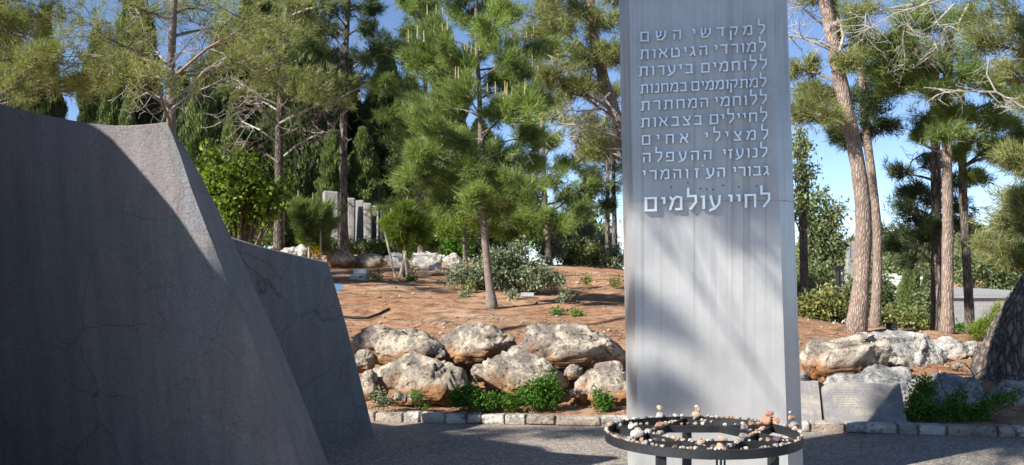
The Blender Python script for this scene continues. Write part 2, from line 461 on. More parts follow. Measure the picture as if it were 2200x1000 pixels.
# ------------------------------------------------------------------ concrete wing walls
def loft(rows, strip=False):
    """rows: list of equal-length closed sections -> grid solid with caps"""
    n = len(rows[0]); vs=[p for r in rows for p in r]; fs=[]
    for i in range(len(rows)-1):
        for j in range(n):
            a=i*n+j; b=i*n+(j+1)%n; fs.append((a,b,b+n,a+n))
    if strip:
        for j in range(n//2-1):
            fs.append((j,n-1-j,n-2-j,j+1)); e=(len(rows)-1)*n; fs.append((e+j,e+j+1,e+n-2-j,e+n-1-j))
    else: fs.append(tuple(range(n))[::-1]); fs.append(tuple((len(rows)-1)*n+j for j in range(n)))
    return vs, fs
def interp(tab, y):
    for i in range(len(tab)-1):
        if y <= tab[i+1][0]:
            t=(y-tab[i][0])/(tab[i+1][0]-tab[i][0]); return tab[i][1]+(tab[i+1][1]-tab[i][1])*t
    return tab[-1][1]
def smooth_tab(tab, y, h=22):
    return sum(interp(tab, y+k*h/3) for k in (-3,-2,-1,0,1,2,3))/7
FE = [(265,360),(325,385),(400,409),(480,440),(545,466),(610,491),(680,517),(745,544),(880,598),(1000,642),(1145,700),(1300,760)]
BE = [(265,361),(300,385),(330,405),(365,425),(400,443),(455,470),(510,497),(610,543),(730,598),(870,655),(1000,707),(1080,738),(1300,830)]
TOP = [(-520,70),(-300,120),(-150,170),(0,225),(60,240),(120,252),(190,266),(240,270),(290,270),(330,266),(360,263)]
mb = MB(); rows=[]
NV = 46
XS = [-520,-420,-330,-240,-160,-90,-30,30,80,130,180,220,250,280,305,330,345,354,360]
for i in range(NV+1):
    v = i/NV; sec=[]; back=[]
    yr = 263+v*(1130-263)
    xe = smooth_tab(FE, yr) if v>.03 else interp(FE,yr)
    for xx in XS:
        s = (xx+520)/880
        yt = interp(TOP, xx); px = -520+(xe+520)*s
        py = yt + (1130-yt)*v
        dep = 6.0+1.1*(1-s)**1.1 + .08*math.sin(s*3.1)*v
        if i == NV: sec.append(Vector((PX(px,dep),dep,-.02)))
        else: sec.append(P(px,py,dep))
    xb = smooth_tab(BE, yr) if v>.03 else interp(BE,yr)
    db = 6.08+.85*v
    pb = P(xb, yr, db)
    if i==NV: pb.z=-.02; pb.x=PX(738,6.95)
    z = pb.z
    th = pb.y-sec[-1].y; bk=[pb]
    for j_ in range(len(XS)-2,-1,-1):
        q=(XS[j_]+520)/880
        bk.append(sec[j_]+Vector(((pb.x-sec[-1].x)*q**3, th, (pb.z-sec[-1].z)*q**3)))
    rows.append(sec+bk)
vs, fs = loft(rows, True); mb.add(vs, fs)
o = mb.build('concrete_wall', M['wall'], smooth=False, bevel=.018)
tag(o, 'large dark rough-cast wall wing with swept top, partly sunlit, filling the left foreground', 'wall')
for p in o.data.polygons: p.use_smooth = True
o.data.set_sharp_from_angle(angle=R(28))
try:
    o.modifiers['bevel'].harden_normals = True
except Exception: pass

E2 = [(563,705),(585,711),(620,722),(700,745),(810,774),(938,806),(1000,822)]
T2 = [(330,462),(400,480),(500,513),(560,530),(620,544),(670,556),(705,563)]
rows=[]; XS2=[330,380,430,480,530,580,620,660,690,705]
for i in range(31):
    v=i/30; sec=[]; yr=563+v*(938-563); xe=interp(E2,yr)
    for xx in XS2:
        s=(xx-330)/375; yt=interp(T2,xx); px=330+(xe-330)*s
        dep=9.05-1.25*(1-s); yb = 560+1.62/dep*FPX
        py=yt+(yb-yt)*v; sec.append(P(px,py,dep))
    bk=[sec[-1]+Vector((-.12,.34,0)), sec[len(sec)//2]+Vector((-.1,.36,0)), sec[0]+Vector((0,.36,0))]
    rows.append(sec+bk)
vs,fs=loft(rows); mb=MB(); mb.add(vs,fs)
o=mb.build('concrete_wall', M['wall'], smooth=True, bevel=.015)
try: o.modifiers['bevel'].harden_normals = True
except Exception: pass
tag(o, 'smaller dark wall wing standing behind the big wall, fully in shade, ending at the gravel', 'wall')
# added unseen wall, outline shaped to throw the slanting shade across the big wall
prof=[(-2.62,-.02),(-2.64,1.0),(-2.70,1.6),(-2.82,1.98)]
for px,py in ((524,690),(490,612),(452,575),(410,522),(375,472),(345,430),(316,393),(290,360),(262,326),(236,295),(210,275),(190,264)):
    s_=(px+520)/880; pt=P(px,py,6.0+1.1*max(0,1-s_)**1.1); k_=(pt.y-5.0)/-SUN.y
    q_=pt+SUN*k_
    prof.append((min(q_.x,-2.7),q_.z))
lx,lz=prof[-1]
prof+=[(lx-.5,lz+.35),(lx-2,lz+1.0),(-9,lz+1.4),(-9,-.02)]
mb=MB(); n=len(prof)
f=[(x,5.0,z) for x,z in prof]; bk=[(x-.22,5.28,z-.16 if z>1 else z) for x,z in prof]
mb.add(f+bk, [tuple(range(n)), tuple(range(2*n-1,n-1,-1))]+[(i,(i+n),(i+1)%n+n,(i+1)%n) for i in range(n)])
tag(mb.build('concrete_wall', M['wall']), 'tall dark unseen wall added outside the left edge, shaped to shade the big wall', 'wall')

# ------------------------------------------------------------------ steel pillar
DL, DR = 7.13, 6.97
def facept(px, py, off=0):
    """point of the front face seen at photo pixel; off = relief height"""
    return _ray(px, py) + FN*off
A0=P(1370,900,DL); B0=P(1690,900,DR); A1=P(1352,0,DL); B1=P(1660,0,DR)
FN=(B0-A0).cross(A1-A0).normalized()
if FN.y>0: FN=-FN
def _ray(px,py):
    d=Vector(((px-CX)/FPX,1,(HY-py)/FPX)); o_=Vector((0,0,CAMZ))
    t=(A0-o_).dot(FN)/d.dot(FN); return o_+d*t
def at_z(p0,p1,z): return p0+(p1-p0)*((z-p0.z)/(p1.z-p0.z))
pb = empty('steel_pillar', (1.45,7.2,0), 'tall brushed steel pillar with raised lettering in the middle of the plaza', 'pillar')
rx=(B0-A0).normalized(); rx.z=0; rx.normalize(); bk=Vector((-rx.y,rx.x,0))
if bk.y<0: bk=-bk
rows=[]; joints=[-.02,2.02,4.3,6.6,8.9,11.2,13.5,15.8,18,20]
def section(z, g=0):
    a=at_z(A0,A1,z); c=at_z(B0,B1,z); wd=(c-a).length; k=wd/1.03; a=a+rx*g+bk*g; c=c-rx*g+bk*g
    return [a, c, c+rx*(.125*k)+bk*(.20*k), c+rx*.06*k+bk*.62*k, a-rx*.02*k+bk*.66*k, a-rx*(.085*k)+bk*(.20*k)]
for i in range(len(joints)-1):
    z0,z1=joints[i],joints[i+1]; g=.002
    rr=[section(z0,g),section(z0+.006,0),section(z1-.002,0),section(z1,g)]
    rows+=rr
vs,fs=loft(rows); mb=MB(); mb.add(vs,fs)
mb.build('shaft', M['brushed_steel'], pb)

# Hebrew letters as stroke skeletons in a unit box: width, list of polylines
G = {
 'ל':(.62,[[(.10,1.62),(.10,1.0),(.58,1.0),(.60,.55),(.22,.0)]]),
 'מ':(.80,[[(.02,1.0),(.16,.78)],[(.26,.86),(.02,.02)],[(.16,.72),(.45,1.0),(.74,.92),(.74,.07),(.34,.07)]]),
 'ם':(.78,[[(.0,.95),(.72,.95),(.72,.05),(.10,.05),(.10,.86)]]),
 'ק':(.72,[[(.0,.93),(.66,.93),(.64,.5),(.40,.08)],[(.08,.62),(.08,-.45)]]),
 'ד':(.74,[[(.0,.93),(.74,.93)],[(.58,.84),(.58,.0)]]),
 'ש':(.92,[[(.04,1.0),(.16,.07),(.55,.07),(.84,.45),(.88,1.0)],[(.46,1.0),(.42,.5),(.20,.36)]]),
 'י':(.26,[[(.0,.93),(.20,.93),(.20,.48)]]),
 'ה':(.74,[[(.0,.93),(.66,.93),(.66,.0)],[(.12,.60),(.12,.0)]]),
 'ו':(.26,[[(.0,.93),(.20,.93),(.20,.0)]]),
 'ר':(.64,[[(.0,.93),(.58,.93),(.58,.0)]]),
 'ג':(.50,[[(.06,.93),(.30,.93),(.34,.35),(.46,.0)],[(.30,.38),(.0,.03)]]),
 'ט':(.78,[[(.06,1.0),(.06,.07),(.70,.07),(.70,.72),(.50,.95),(.36,.78)]]),
 'א':(.80,[[(.04,1.0),(.76,.0)],[(.70,1.0),(.66,.66),(.50,.48)],[(.26,.62),(.10,.36),(.08,.0)]]),
 'ת':(.82,[[(.04,.93),(.74,.93),(.74,.0)],[(.22,.84),(.20,.07),(.0,.07)]]),
 'ח':(.76,[[(.0,.93),(.70,.93),(.70,.0)],[(.12,.84),(.12,.0)]]),
 'ב':(.76,[[(.06,.93),(.60,.93),(.60,.15)],[(.0,.07),(.76,.07)]]),
 'ע':(.74,[[(.68,1.0),(.62,.36),(.36,.03),(.0,-.12)],[(.08,1.0),(.18,.5),(.34,.10)]]),
 'נ':(.46,[[(.10,.93),(.40,.93),(.40,.07),(.0,.07)]]),
 'צ':(.72,[[(.04,1.0),(.62,.10)],[(.66,1.0),(.62,.68),(.42,.5)],[(.0,.06),(.68,.06)]]),
 'ז':(.40,[[(.0,.93),(.40,.93)],[(.20,.84),(.20,.0)]]),
 'פ':(.72,[[(.26,.50),(.06,.50),(.06,.93),(.64,.93),(.64,.07),(.0,.07)]]),
 '.':(.14,[[(.0,1.28),(.14,1.28)]])}
def offset_poly(pts, hw):
    n=len(pts); L=[];Rr=[]
    for i in range(n):
        p=Vector(pts[i]); 
        d1=(Vector(pts[i])-Vector(pts[i-1])).normalized() if i>0 else None
        d2=(Vector(pts[i+1])-Vector(pts[i])).normalized() if i<n-1 else None
        if d1 is None: d1=d2
        if d2 is None: d2=d1
        n1=Vector((-d1.y,d1.x)); n2=Vector((-d2.y,d2.x)); m=(n1+n2)
        m=m.normalized() if m.length>1e-4 else n1
        k=hw/max(.45,m.dot(n1)); L.append(p+m*k); Rr.append(p-m*k)
    return L,Rr
def letters(mb, word, xr, xl, yb, slope, hpx, sw=.108):
    ws=[G[c][0] for c in word]; gap=.20; tot=sum(ws)+gap*(len(word)-1)
    sc=(xr-xl)/tot; x=xr; sx=min(sc, hpx*1.15)
    # extra room goes between the letters, as on the pillar
    extra=((xr-xl)-sum(ws)*sx)/max(1,len(word)-1)
    q=0
    for c,wd in zip(word,ws):
        x0=x-wd*sx
        for pl in G[c][1]:
            q+=1
            L,Rr=offset_poly(pl, sw)
            def m(p,off):
                px=x0+p[0]*sx; py=yb+(xr-px)*slope-p[1]*hpx
                return facept(px,py,off)
            top=.042+.0011*(q%5); n=len(L)
            Li,Ri=offset_poly(pl, sw*.66)
            vs=[]
            for k in range(n):
                vs+= [m(L[k],-.002), m(L[k],top-.007), m(Li[k],top), m(Ri[k],top), m(Rr[k],top-.007), m(Rr[k],-.002)]
            fs=[]
            for k in range(n-1):
                for j in range(5): fs.append((k*6+j,k*6+j+1,(k+1)*6+j+1,(k+1)*6+j))
            fs.append((0,1,2,3,4,5)); e=(n-1)*6; fs.append((e+5,e+4,e+3,e+2,e+1,e))
            mb.add(vs,fs)
        x=x0-extra
ROWS=[(76,92,20,[('למקדשי',1641,1487),('השם',1463,1376)]),
 (113,130,20,[('למורדי',1643,1534),('הגיטאות',1519,1375)]),
 (151,166,20,[('ללוחמים',1645,1506),('ביערות',1489,1373)]),
 (189,203,19,[('למתקוממים',1644,1485),('במחנות',1476,1376)]),
 (226,240,20,[('ללוחמי',1645,1535),('המחתרת',1521,1377)]),
 (263,276,20,[('לחיילים',1646,1524),('בצבאות',1508,1377)]),
 (301,313,20,[('למצילי',1648,1514),('אחים',1479,1379)]),
 (339,351,20,[('לנועזי',1646,1552),('ההעפלה',1528,1381)]),
 (378,388,20,[('גבורי',1651,1574),('הע.ז',1557,1492),('והמרי',1478,1381)]),
 (446,455,29,[('לחיי',1652,1564),('עולמים',1548,1385)])]
for i,(yr,yl,h,words) in enumerate(ROWS):
    b=MB(); sl=(yl-yr)/262
    for w_,xr,xl in words: letters(b, w_, xr, xl, yr+(1641-xr)*sl, sl, h)
    o=b.build('inscription_line', M['letter_steel'], pb)
    if i==9: o['label']='last line of raised steel letters, larger than the others'
# small screw stubs between the last rows
b=MB()
for px,py in ((1442,403),(1478,393),(1505,406),(1518,407),(1532,408),(1554,399),(1587,402),(1626,400)):
    b.tube([facept(px,py,-.002),facept(px,py,.008)],[.006,.005],8)
b.build('screw', M['black_metal'], pb)

# ------------------------------------------------------------------ boulders
def rock_mesh(seed, sx, sy, sz, sub=5, block=.5, rough=1.0):
    bm=bmesh.new(); bmesh.ops.create_icosphere(bm, subdivisions=sub, radius=1)
    o3=Vector((seed*7.3, seed*3.1, seed*1.7))
    rg=random.Random(seed)
    cuts=[(Vector((rg.uniform(-1,1),rg.uniform(-1,1),rg.uniform(-.6,1))).normalized(), rg.uniform(.62,.9)) for _ in range(12)]
    for v in bm.verts:
        p=v.co.copy()
        q=Vector([math.copysign(abs(c)**block,c) for c in p]); q=q*(1/max(.75,q.length))*1.0 if q.length>1.25 else q
        for n_,d_ in cuts:
            e=q.dot(n_)-d_
            if e>0: q-=n_*e*.93
        s_=Vector((q.x*sx,q.y*sy,q.z*sz))
        k=min(sx,sz)
        n1=noise.fractal(s_*1.3/k+o3, 1.0, 2.0, 4)*.16*k
        rd=1-abs(noise.noise(s_*2.6/k+o3*2)); n2=-max(0,rd-.82)*.55*k*rough
        bed=math.sin((s_.z/k*7+noise.noise(s_*1.5/k)*2.6))*.022*k*rough
        n3=(noise.noise(s_*5.5/k+o3)*.05+noise.noise(s_*12/k+o3)*.028+noise.noise(s_*26/k)*.013)*k*rough
        v.co=s_+p*(n1+n2+bed+n3)
    me=bpy.data.meshes.new('boulder'); bm.to_mesh(me); bm.free()
    for p in me.polygons: p.use_smooth=True
    return me
def boulder(x0,y0,x1,y1,d,label,mat='rock',seed=1,depth=.8,rot=0,group='limestone boulders of the terrace',sub=5,block=.45,tilt=0,yaw=0):
    a=P(x0,y1,d); b=P(x1,y0,d); c=(a+b)/2; sx=(b.x-a.x)/2*1.12; sz=(b.z-a.z)/2*1.14
    me=rock_mesh(seed,sx*1.0,max(sx,sz)*depth*.62,sz*1.06,sub,block); me.materials.append(M[mat])
    o=bpy.data.objects.new('boulder',me); COL.objects.link(o); o.location=c+Vector((0,max(sx,sz)*depth*.3,0)); o.rotation_euler=(0,R(tilt),R(yaw))
    tag(o,label,'boulder',group); return o
boulder(750,700,938,784,10.55,'long grey limestone boulder at left end of upper row, touching the dark wall',seed=11,tilt=2)
boulder(942,700,1100,778,10.6,'knobbly limestone boulder in upper row between two longer boulders',seed=22,block=.75,tilt=-4)
boulder(1118,706,1352,796,10.5,'long thick boulder of upper row running behind the steel pillar',seed=3,tilt=3)
boulder(798,768,996,862,10.25,'wide blocky boulder in lower row above the left kerb',seed=4,block=.5)
boulder(1048,766,1224,858,10.2,'blocky layered boulder in lower row behind the two green shrubs',seed=5,block=.5,tilt=2)
boulder(1232,786,1372,868,10.2,'lower boulder half hidden by left edge of the pillar',seed=6,tilt=-3)
boulder(752,756,800,800,10.5,'dark brown boulder wedged beside the wall edge under the long boulder',seed=7,sub=4)
boulder(770,796,812,856,10.2,'small shaded boulder low beside the dark wall edge',seed=8,sub=4)
boulder(838,840,872,868,9.98,'fist sized tan stone lying under the wide blocky boulder',seed=9,sub=4)
boulder(876,846,900,866,9.95,'tiny tan stone next to the fist sized stone by the left kerb',seed=10,sub=3)
boulder(1716,722,1902,812,10.6,'big pitted boulder just right of the pillar with hollow face',seed=12,block=.5)
boulder(1852,718,2036,802,11.0,'smooth white sunlit boulder sloping down to the right',seed=13,mat='rock_pale',tilt=14,block=.7)
boulder(1990,725,2082,778,11.3,'rounded white boulder between sloping white boulder and leaning trunk',seed=14,mat='rock_pale')
boulder(2072,737,2112,764,11.6,'small white stone beside the leaning trunk',seed=15,mat='rock_pale',sub=4)
boulder(2176,764,2240,806,10.9,'pale boulder at right edge beyond the leaning trunk',seed=16,mat='rock_pale',sub=4)
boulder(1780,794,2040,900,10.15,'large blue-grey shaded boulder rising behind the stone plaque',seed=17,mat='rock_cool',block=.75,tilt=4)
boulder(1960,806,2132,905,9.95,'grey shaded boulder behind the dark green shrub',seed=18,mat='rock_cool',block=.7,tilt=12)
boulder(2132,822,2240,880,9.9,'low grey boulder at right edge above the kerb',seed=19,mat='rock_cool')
boulder(1712,800,1738,822,10.3,'small grey stone on top of soil beside the pillar edge',seed=20,mat='rock_cool',sub=4)
G2='boulders edging the upper terrace'
def ub(x0,y0,x1,y1,lab,mat,seed,**k): boulder(x0,y0,x1,y1,20.5,lab,mat,seed,group=G2,sub=4,**k)
ub(596,534,640,556,'low pale boulder left of the sapling on upper terrace','rock_pale',31)
ub(630,528,668,558,'small bright white boulder beside the staked sapling','rock_pale',32,block=.8)
ub(694,536,768,576,'domed brown boulder just above the smaller wall end','rock',33)
ub(762,544,838,580,'flat brown shaded boulder in middle of upper terrace row','rock',34)
ub(830,546,882,578,'squared grey block behind the staked young pine','rock_cool',35,block=.3)
ub(882,540,948,582,'large cream boulder with rust stained foot on upper terrace','rock_pale',36)
ub(948,546,996,576,'cream boulder next to the grey bush on upper terrace','rock_pale',37)
boulder(672,544,692,560,20.2,'little ochre stone between white boulder and domed boulder','rock',38,group=G2,sub=3)
rg=random.Random(91)
for i,(px,py,d,r,lb) in enumerate(((1035,800,10.35,26,'brown stone filling the gap between the two middle lower boulders'),(1012,838,10.1,15,'small stone low between the two middle lower boulders'),(1232,800,10.3,20,'small brown stone right of the layered boulder'),(1236,845,10.1,13,'little stone low beside the half hidden lower boulder'),(940,762,10.5,16,'small stone between first and second boulder of upper row'),(1108,756,10.55,18,'small stone between second and third boulder of upper row'),(1110,868,9.95,9,'pebble sized stone behind the kerb at the bright shrubs'),(1690,790,10.5,26,'stone tucked behind the right side of the pillar'),(1925,806,10.4,16,'small stone under the sloping white boulder'),(2056,790,10.6,12,'small stone near foot of the leaning trunk'))):
    boulder(px-r,py-r*.7,px+r,py+r*.7,d,lb,'rock',seed=60+i,sub=4)
# loose stones and twigs of the planting bed
rng=random.Random(8); mb=MB()
for _ in range(1500):
    u=rng.uniform(-.2,.6); dd=rng.choice([rng.uniform(9.6,12.5),rng.uniform(11,20)]); x,y=u*dd,dd
    if y<kerb_d(u)+.22: continue
    r=rng.uniform(.006,.03)*(1 if rng.random()<.93 else 2.0); z=ground(x,y)
    vs=[Vector((rng.gauss(0,1),rng.gauss(0,1),rng.gauss(0,.7))).normalized()*r*rng.uniform(.7,1.2) for _ in range(6)]
    base=[Vector((1,0,0)),Vector((0,1,0)),Vector((-1,0,0)),Vector((0,-1,0)),Vector((0,0,.7)),Vector((0,0,-.7))]
    vs=[Vector((x,y,z+r*.3))+b_*r*rng.uniform(.7,1.3) for b_ in base]
    mb.add(vs,[(0,1,4),(1,2,4),(2,3,4),(3,0,4),(1,0,5),(2,1,5),(3,2,5),(0,3,5)], rng.choice([0,0,1,2]))
for _ in range(900):
    u=rng.uniform(-.2,.6); dd=rng.uniform(9.7,18); x,y=u*dd,dd
    if y<kerb_d(u)+.25: continue
    L=rng.uniform(.05,.3); a=rng.uniform(0,6.28); x2=x+math.cos(a)*L; y2=y+math.sin(a)*L
    mb.tube([(x,y,ground(x,y)+.006),((x+x2)/2,(y+y2)/2,ground((x+x2)/2,(y+y2)/2)+.012),(x2,y2,ground(x2,y2)+.006)],[.004,.004,.002],3,3)
tag(mb.build('ground_litter', [M['rock'],M['kerbstone_b'],M['soil'],M['twig_brown']]), 'scattered pebbles and twigs lying on the red soil', 'litter', kind='stuff')

# ------------------------------------------------------------------ stone plaques leaning behind the right kerb
def plaque(corners, d0, d1, label, eng):
    """corners: tl tr br bl pixels; top edge at depth d1, bottom edge at d0"""
    tl,tr,br,bl=corners
    f=[P(*bl,d0),P(*br,d0),P(*tr,d1),P(*tl,d1)]
    n=(f[1]-f[0]).cross(f[3]-f[0]).normalized()
    if n.y<0: n=-n
    bk=[p+n*.09 for p in f]
    t=empty('stone_plaque', ((f[0]+f[1])/2)[:], label, 'plaque')
    mb=MB(); mb.add(f+bk,[(0,1,2,3),(7,6,5,4),(0,4,5,1),(1,5,6,2),(2,6,7,3),(3,7,4,0)])
    if eng:
        rg=random.Random(3)
        # weathered, unreadable engraved lines
        for r_ in range(11):
            v=.18+r_*.058
            for (u0,u1) in ((.08,.47),(.53,.92)):
                if u0<.3 and r_>7: continue
                u=u0+rg.uniform(0,.04)
                while u<u1:
                    l=rg.uniform(.012,.045)
                    p=lambda uu,vv: (f[3].lerp(f[2],uu)).lerp(f[0].lerp(f[1],uu),vv)-n*.0015
                    mb.add([p(u,v),p(u+l,v),p(u+l,v+.012),p(u,v+.012)],[(0,1,2,3)],1)
                    u+=l+rg.uniform(.006,.018)
    mb.build('slab', [M['plaque'],M['engraving']], t)
plaque([(1764,823),(1934,824),(1950,914),(1776,911)], 9.42, 9.72, 'wide grey stone plaque tilted back behind kerb, with worn engraved text', True)
plaque([(1668,818),(1758,819),(1767,911),(1676,909)], 9.44, 9.74, 'blank-looking stone plaque half hidden by the pillar, left of a narrow dark gap', False)
b=MB(); b.box((PX(1768,9.62),9.72,.22),.035,.06,.38); tag(b.build('gap_shade_strip', M['black_metal']),'thin black strip standing in for the shade in the gap between the two stone plaques','post')  # black strip put in as the shade of the gap between the plaques

# ------------------------------------------------------------------ iron ring with star, stones laid on it
RC=Vector((PX(1509,5.9),5.9,0)); RR=.575; RZ=.585; RH=.052
mt=empty('memorial_ring', (RC.x,RC.y,0), 'low black iron ring on legs enclosing a six-pointed star, in front of the pillar', 'iron ring')
def band(mb, pts, th, z0, z1, closed=False):
    n=len(pts); 
    for i in range(n if closed else n-1):
        a=Vector(pts[i]); b_=Vector(pts[(i+1)%n]); d=(b_-a).normalized(); nn=Vector((-d.y,d.x,0))*th/2
        vs=[a-nn,b_-nn,b_+nn,a+nn]; vs=[(v.x,v.y,z) for z in (z0,z1) for v in vs]
        mb.add(vs,[(0,3,2,1),(4,5,6,7),(0,1,5,4),(1,2,6,5),(2,3,7,6),(3,0,4,7)])
b=MB(); SEG=96; vs=[]
for i in range(SEG):
    a=2*math.pi*i/SEG; c,s_=math.cos(a),math.sin(a)
    for r_,z in ((RR,RZ-RH),(RR,RZ),(RR-.016,RZ),(RR-.016,RZ-RH)): vs.append((RC.x+c*r_,RC.y+s_*r_,z))
b.add(vs,[(i*4+j,((i+1)%SEG)*4+j,((i+1)%SEG)*4+(j+1)%4,i*4+(j+1)%4) for i in range(SEG) for j in range(4)])
b.build('rim', M['iron'], mt)
tips=[Vector((RC.x+math.cos(R(90+60*k))*(RR-.016),RC.y+math.sin(R(90+60*k))*(RR-.016),0)) for k in range(6)]
star_edges=[]
for q,tri in enumerate(((0,2,4),(1,3,5))):
    b=MB()
    for k in range(3):
        a,c=tips[tri[k]],tips[tri[(k+1)%3]]; star_edges.append((a,c)); band(b,[a,c],.014,RZ-RH-.001*q,RZ-.003-.004*q-.0012*k)
    b.build('star_triangle', M['iron'], mt)
for a in (90,234,306):
    b=MB(); x=RC.x+math.cos(R(a))*(RR-.05); y=RC.y+math.sin(R(a))*(RR-.05)
    b.box((x,y,(RZ-RH)/2-.004),.055,.05,RZ-RH-.008); b.build('leg', M['iron'], mt, bevel=.004)
b=MB()
for dx in (-.022,.0,.02): b.tube([(RC.x+dx,RC.y-RR+.05,.0),(RC.x+dx,RC.y-RR+.05,RZ-RH-.002)],[.006,.006],8)
b.build('gas_pipe', M['black_metal'], mt)

simple('pebble_tan', (.46,.35,.25), .9, 0, .3, 30, .004)
simple('pebble_white', (.56,.52,.46), .9, 0, .2, 30, .004)
simple('pebble_red', (.40,.22,.14), .9, 0, .3, 30, .004)
simple('pebble_grey', (.30,.28,.27), .9, 0, .3, 30, .004)
simple('pebble_dark', (.10,.08,.09), .8, 0, .3, 30, .004)
peb={}
for nm in ('tan','white','red','grey','dark'):
    for k in range(3):
        sd_=hash_=ord(nm[0])+k*13
        me=rock_mesh(sd_,1,.85,.72,2,.6,1.3); me.name='stone'; me.materials.append(M['pebble_'+nm])
        for p in me.polygons: p.use_smooth=False
        peb[nm,k]=me
rng=random.Random(12); taken=[]
def stone(x,y,z,r,nm,label,group,flat=1.0):
    o=bpy.data.objects.new('stone',peb[nm,rng.randrange(3)]); COL.objects.link(o)
    o.scale=(r*rng.uniform(.85,1.25),r*rng.uniform(.8,1.1),r*flat*rng.uniform(.75,1.1)); o.rotation_euler=(rng.uniform(-.25,.25),rng.uniform(-.25,.25),rng.uniform(0,6.28))
    o.location=(x,y,z+r*.62*flat); return tag(o,label,'stone',group)
CN={'tan':'sandy tan','white':'chalky white','red':'rusty red','grey':'dull grey','dark':'dark brown'}
def pick(): return rng.choice(['tan','tan','tan','white','white','white','red','red','grey','grey','dark'])
a=0.0
while a<360:
    r_=rng.uniform(.006,.015)*(1.35 if rng.random()<.2 else 1); nm=pick()
    front=180<a<360
    if 60<a<86 and False: pass
    x=RC.x+math.cos(R(a))*(RR-.008); y=RC.y+math.sin(R(a))*(RR-.008)
    stone(x,y,RZ,r_,nm,'%s pebble laid on the %s half of the ring rim'%(CN[nm],'near' if front else 'far'),'%s pebbles on the %s rim'%(nm,'near' if front else 'far'))
    a+=R(1)*0+math.degrees(2*r_/RR)*rng.uniform(.75,1.15)+(rng.uniform(1,7) if rng.random()<.16 else 0)
for (p,q) in star_edges:
    L=(q-p).length; t=.05
    while t<L-.05:
        r_=rng.uniform(.009,.019); nm=pick()
        if rng.random()<.62:
            c=p.lerp(q,t/L); stone(c.x,c.y,RZ-.006,r_,nm,'%s pebble laid on the edge of the iron star'%CN[nm],'%s pebbles on the star'%nm)
        t+=r_*2.6
def ringpt(px,back=True,rad=None):
    best=None
    for k in range(0,3600):
        a=R(k/10); 
        if back!=(math.sin(a)>0): continue
        x=RC.x+math.cos(a)*(RR-.008); y=RC.y+math.sin(a)*(RR-.008); e=abs(x/y*FPX+CX-px)
        if best is None or e<best[0]: best=(e,x,y)
    return best[1],best[2]
x,y=ringpt(1418); stone(x,y,RZ,.034,'white','pale stone under a second one, on far rim in front of pillar left side','stacked pair',.9); stone(x,y,RZ+.046,.027,'tan','tan stone balanced on a pale one at the far rim','stacked pair',1)
x,y=ringpt(1497)
for k,(dx,z,r_,nm) in enumerate(((0,0,.03,'tan'),(.005,.035,.024,'red'),(-.004,.062,.016,'white'))): stone(x+dx,y-.02,RZ+z,r_,nm,['lowest','middle','top'][k]+' stone of the little pile at the star tip on the far rim','pile at the far star tip')
x,y=ringpt(1652)
for k,(dx,dz,r_) in enumerate(((-.022,0,.036),(.028,0,.034),(.0,.045,.028))): stone(x+dx,y-.02,RZ+dz,r_,'red',['reddish stone on left of the three stone heap at far right rim','reddish stone on right of the three stone heap at far right rim','reddish stone on top of the three stone heap at far right rim'][k],'reddish heap')
x,y=ringpt(1703)
for k,(dx,dz,r_,nm) in enumerate(((0,0,.04,'grey'),(-.008,.05,.032,'red'),(-.014,.092,.016,'white'))): stone(x+dx,y,RZ+dz,r_,nm,['big grey bottom stone of the stack at right end of the ring','reddish middle stone of the stack at right end of the ring','small white top stone of the stack at right end of the ring'][k],'stack at the right end')
for px,py,r_,nm,lb in ((1362,912,.036,'white','whitish lump resting inside the ring left of the star'),(1414,910,.036,'red','orange-red lump on the star left of centre'),(1436,925,.032,'grey','grey lump beside the orange-red lump on the star'),(1378,930,.046,'white','blue-white chunk lying inside the ring at left'),(1497,948,.034,'tan','flat tan stone on the star in front of centre'),(1570,918,.036,'grey','grey stone on right part of the star'),(1572,932,.034,'grey','second grey stone just nearer on the right of the star'),(1592,934,.028,'grey','rounded grey stone right of the grey pair'),(1552,936,.026,'tan','tan stone left of the grey pair on the star'),(1672,940,.026,'dark','dark stone inside the ring at right'),(1514,962,.032,'tan','cream chunk at the near star tip')):
    d=(CAMZ-RZ)*FPX/(py+8-HY); x=PX(px,d)
    # rest on the nearest star edge or rim
    best=None
    for (p,q) in star_edges:
        t=max(0,min(1,((x-p.x)*(q.x-p.x)+(d-p.y)*(q.y-p.y))/(q-p).length_squared)); c=p.lerp(q,t); e=(c.x-x)**2+(c.y-d)**2
        if best is None or e<best[0]: best=(e,c)
    c=best[1]; stone(c.x,c.y,RZ-.004,r_,nm,lb,'larger stones on the star',.8)

# ------------------------------------------------------------------ vegetation
def needles(mb, pos, dirs, nrg, per=12, ln=.11, wd=.008, spread=.9, m=0, jit=.04, up=.25):
    """pos, dirs (N,3): one tuft each -> per thin triangles"""
    n=len(pos)
    if n==0: return
    pos=np.repeat(np.asarray(pos,float),per,0); d=np.repeat(np.asarray(dirs,float),per,0)
    rv=nrg.normal(size=(n*per,3)); rv/=np.linalg.norm(rv,axis=1)[:,None]+1e-9
    v=d+rv*spread; v[:,2]+=up; v/=np.linalg.norm(v,axis=1)[:,None]+1e-9
    L=ln*nrg.uniform(.65,1.15,(n*per,1))
    p=pos+nrg.normal(size=(n*per,3))*jit
    s_=np.cross(v,nrg.normal(size=(n*per,3))); s_/=np.linalg.norm(s_,axis=1)[:,None]+1e-9
    tri=np.stack([p-s_*wd/2,p+s_*wd/2,p+v*L],1)
    rnd=np.clip(np.repeat(nrg.uniform(0,1,n),per)*.65+nrg.uniform(0,.35,n*per),0,1)
    mb.add_tris(tri,rnd,m)
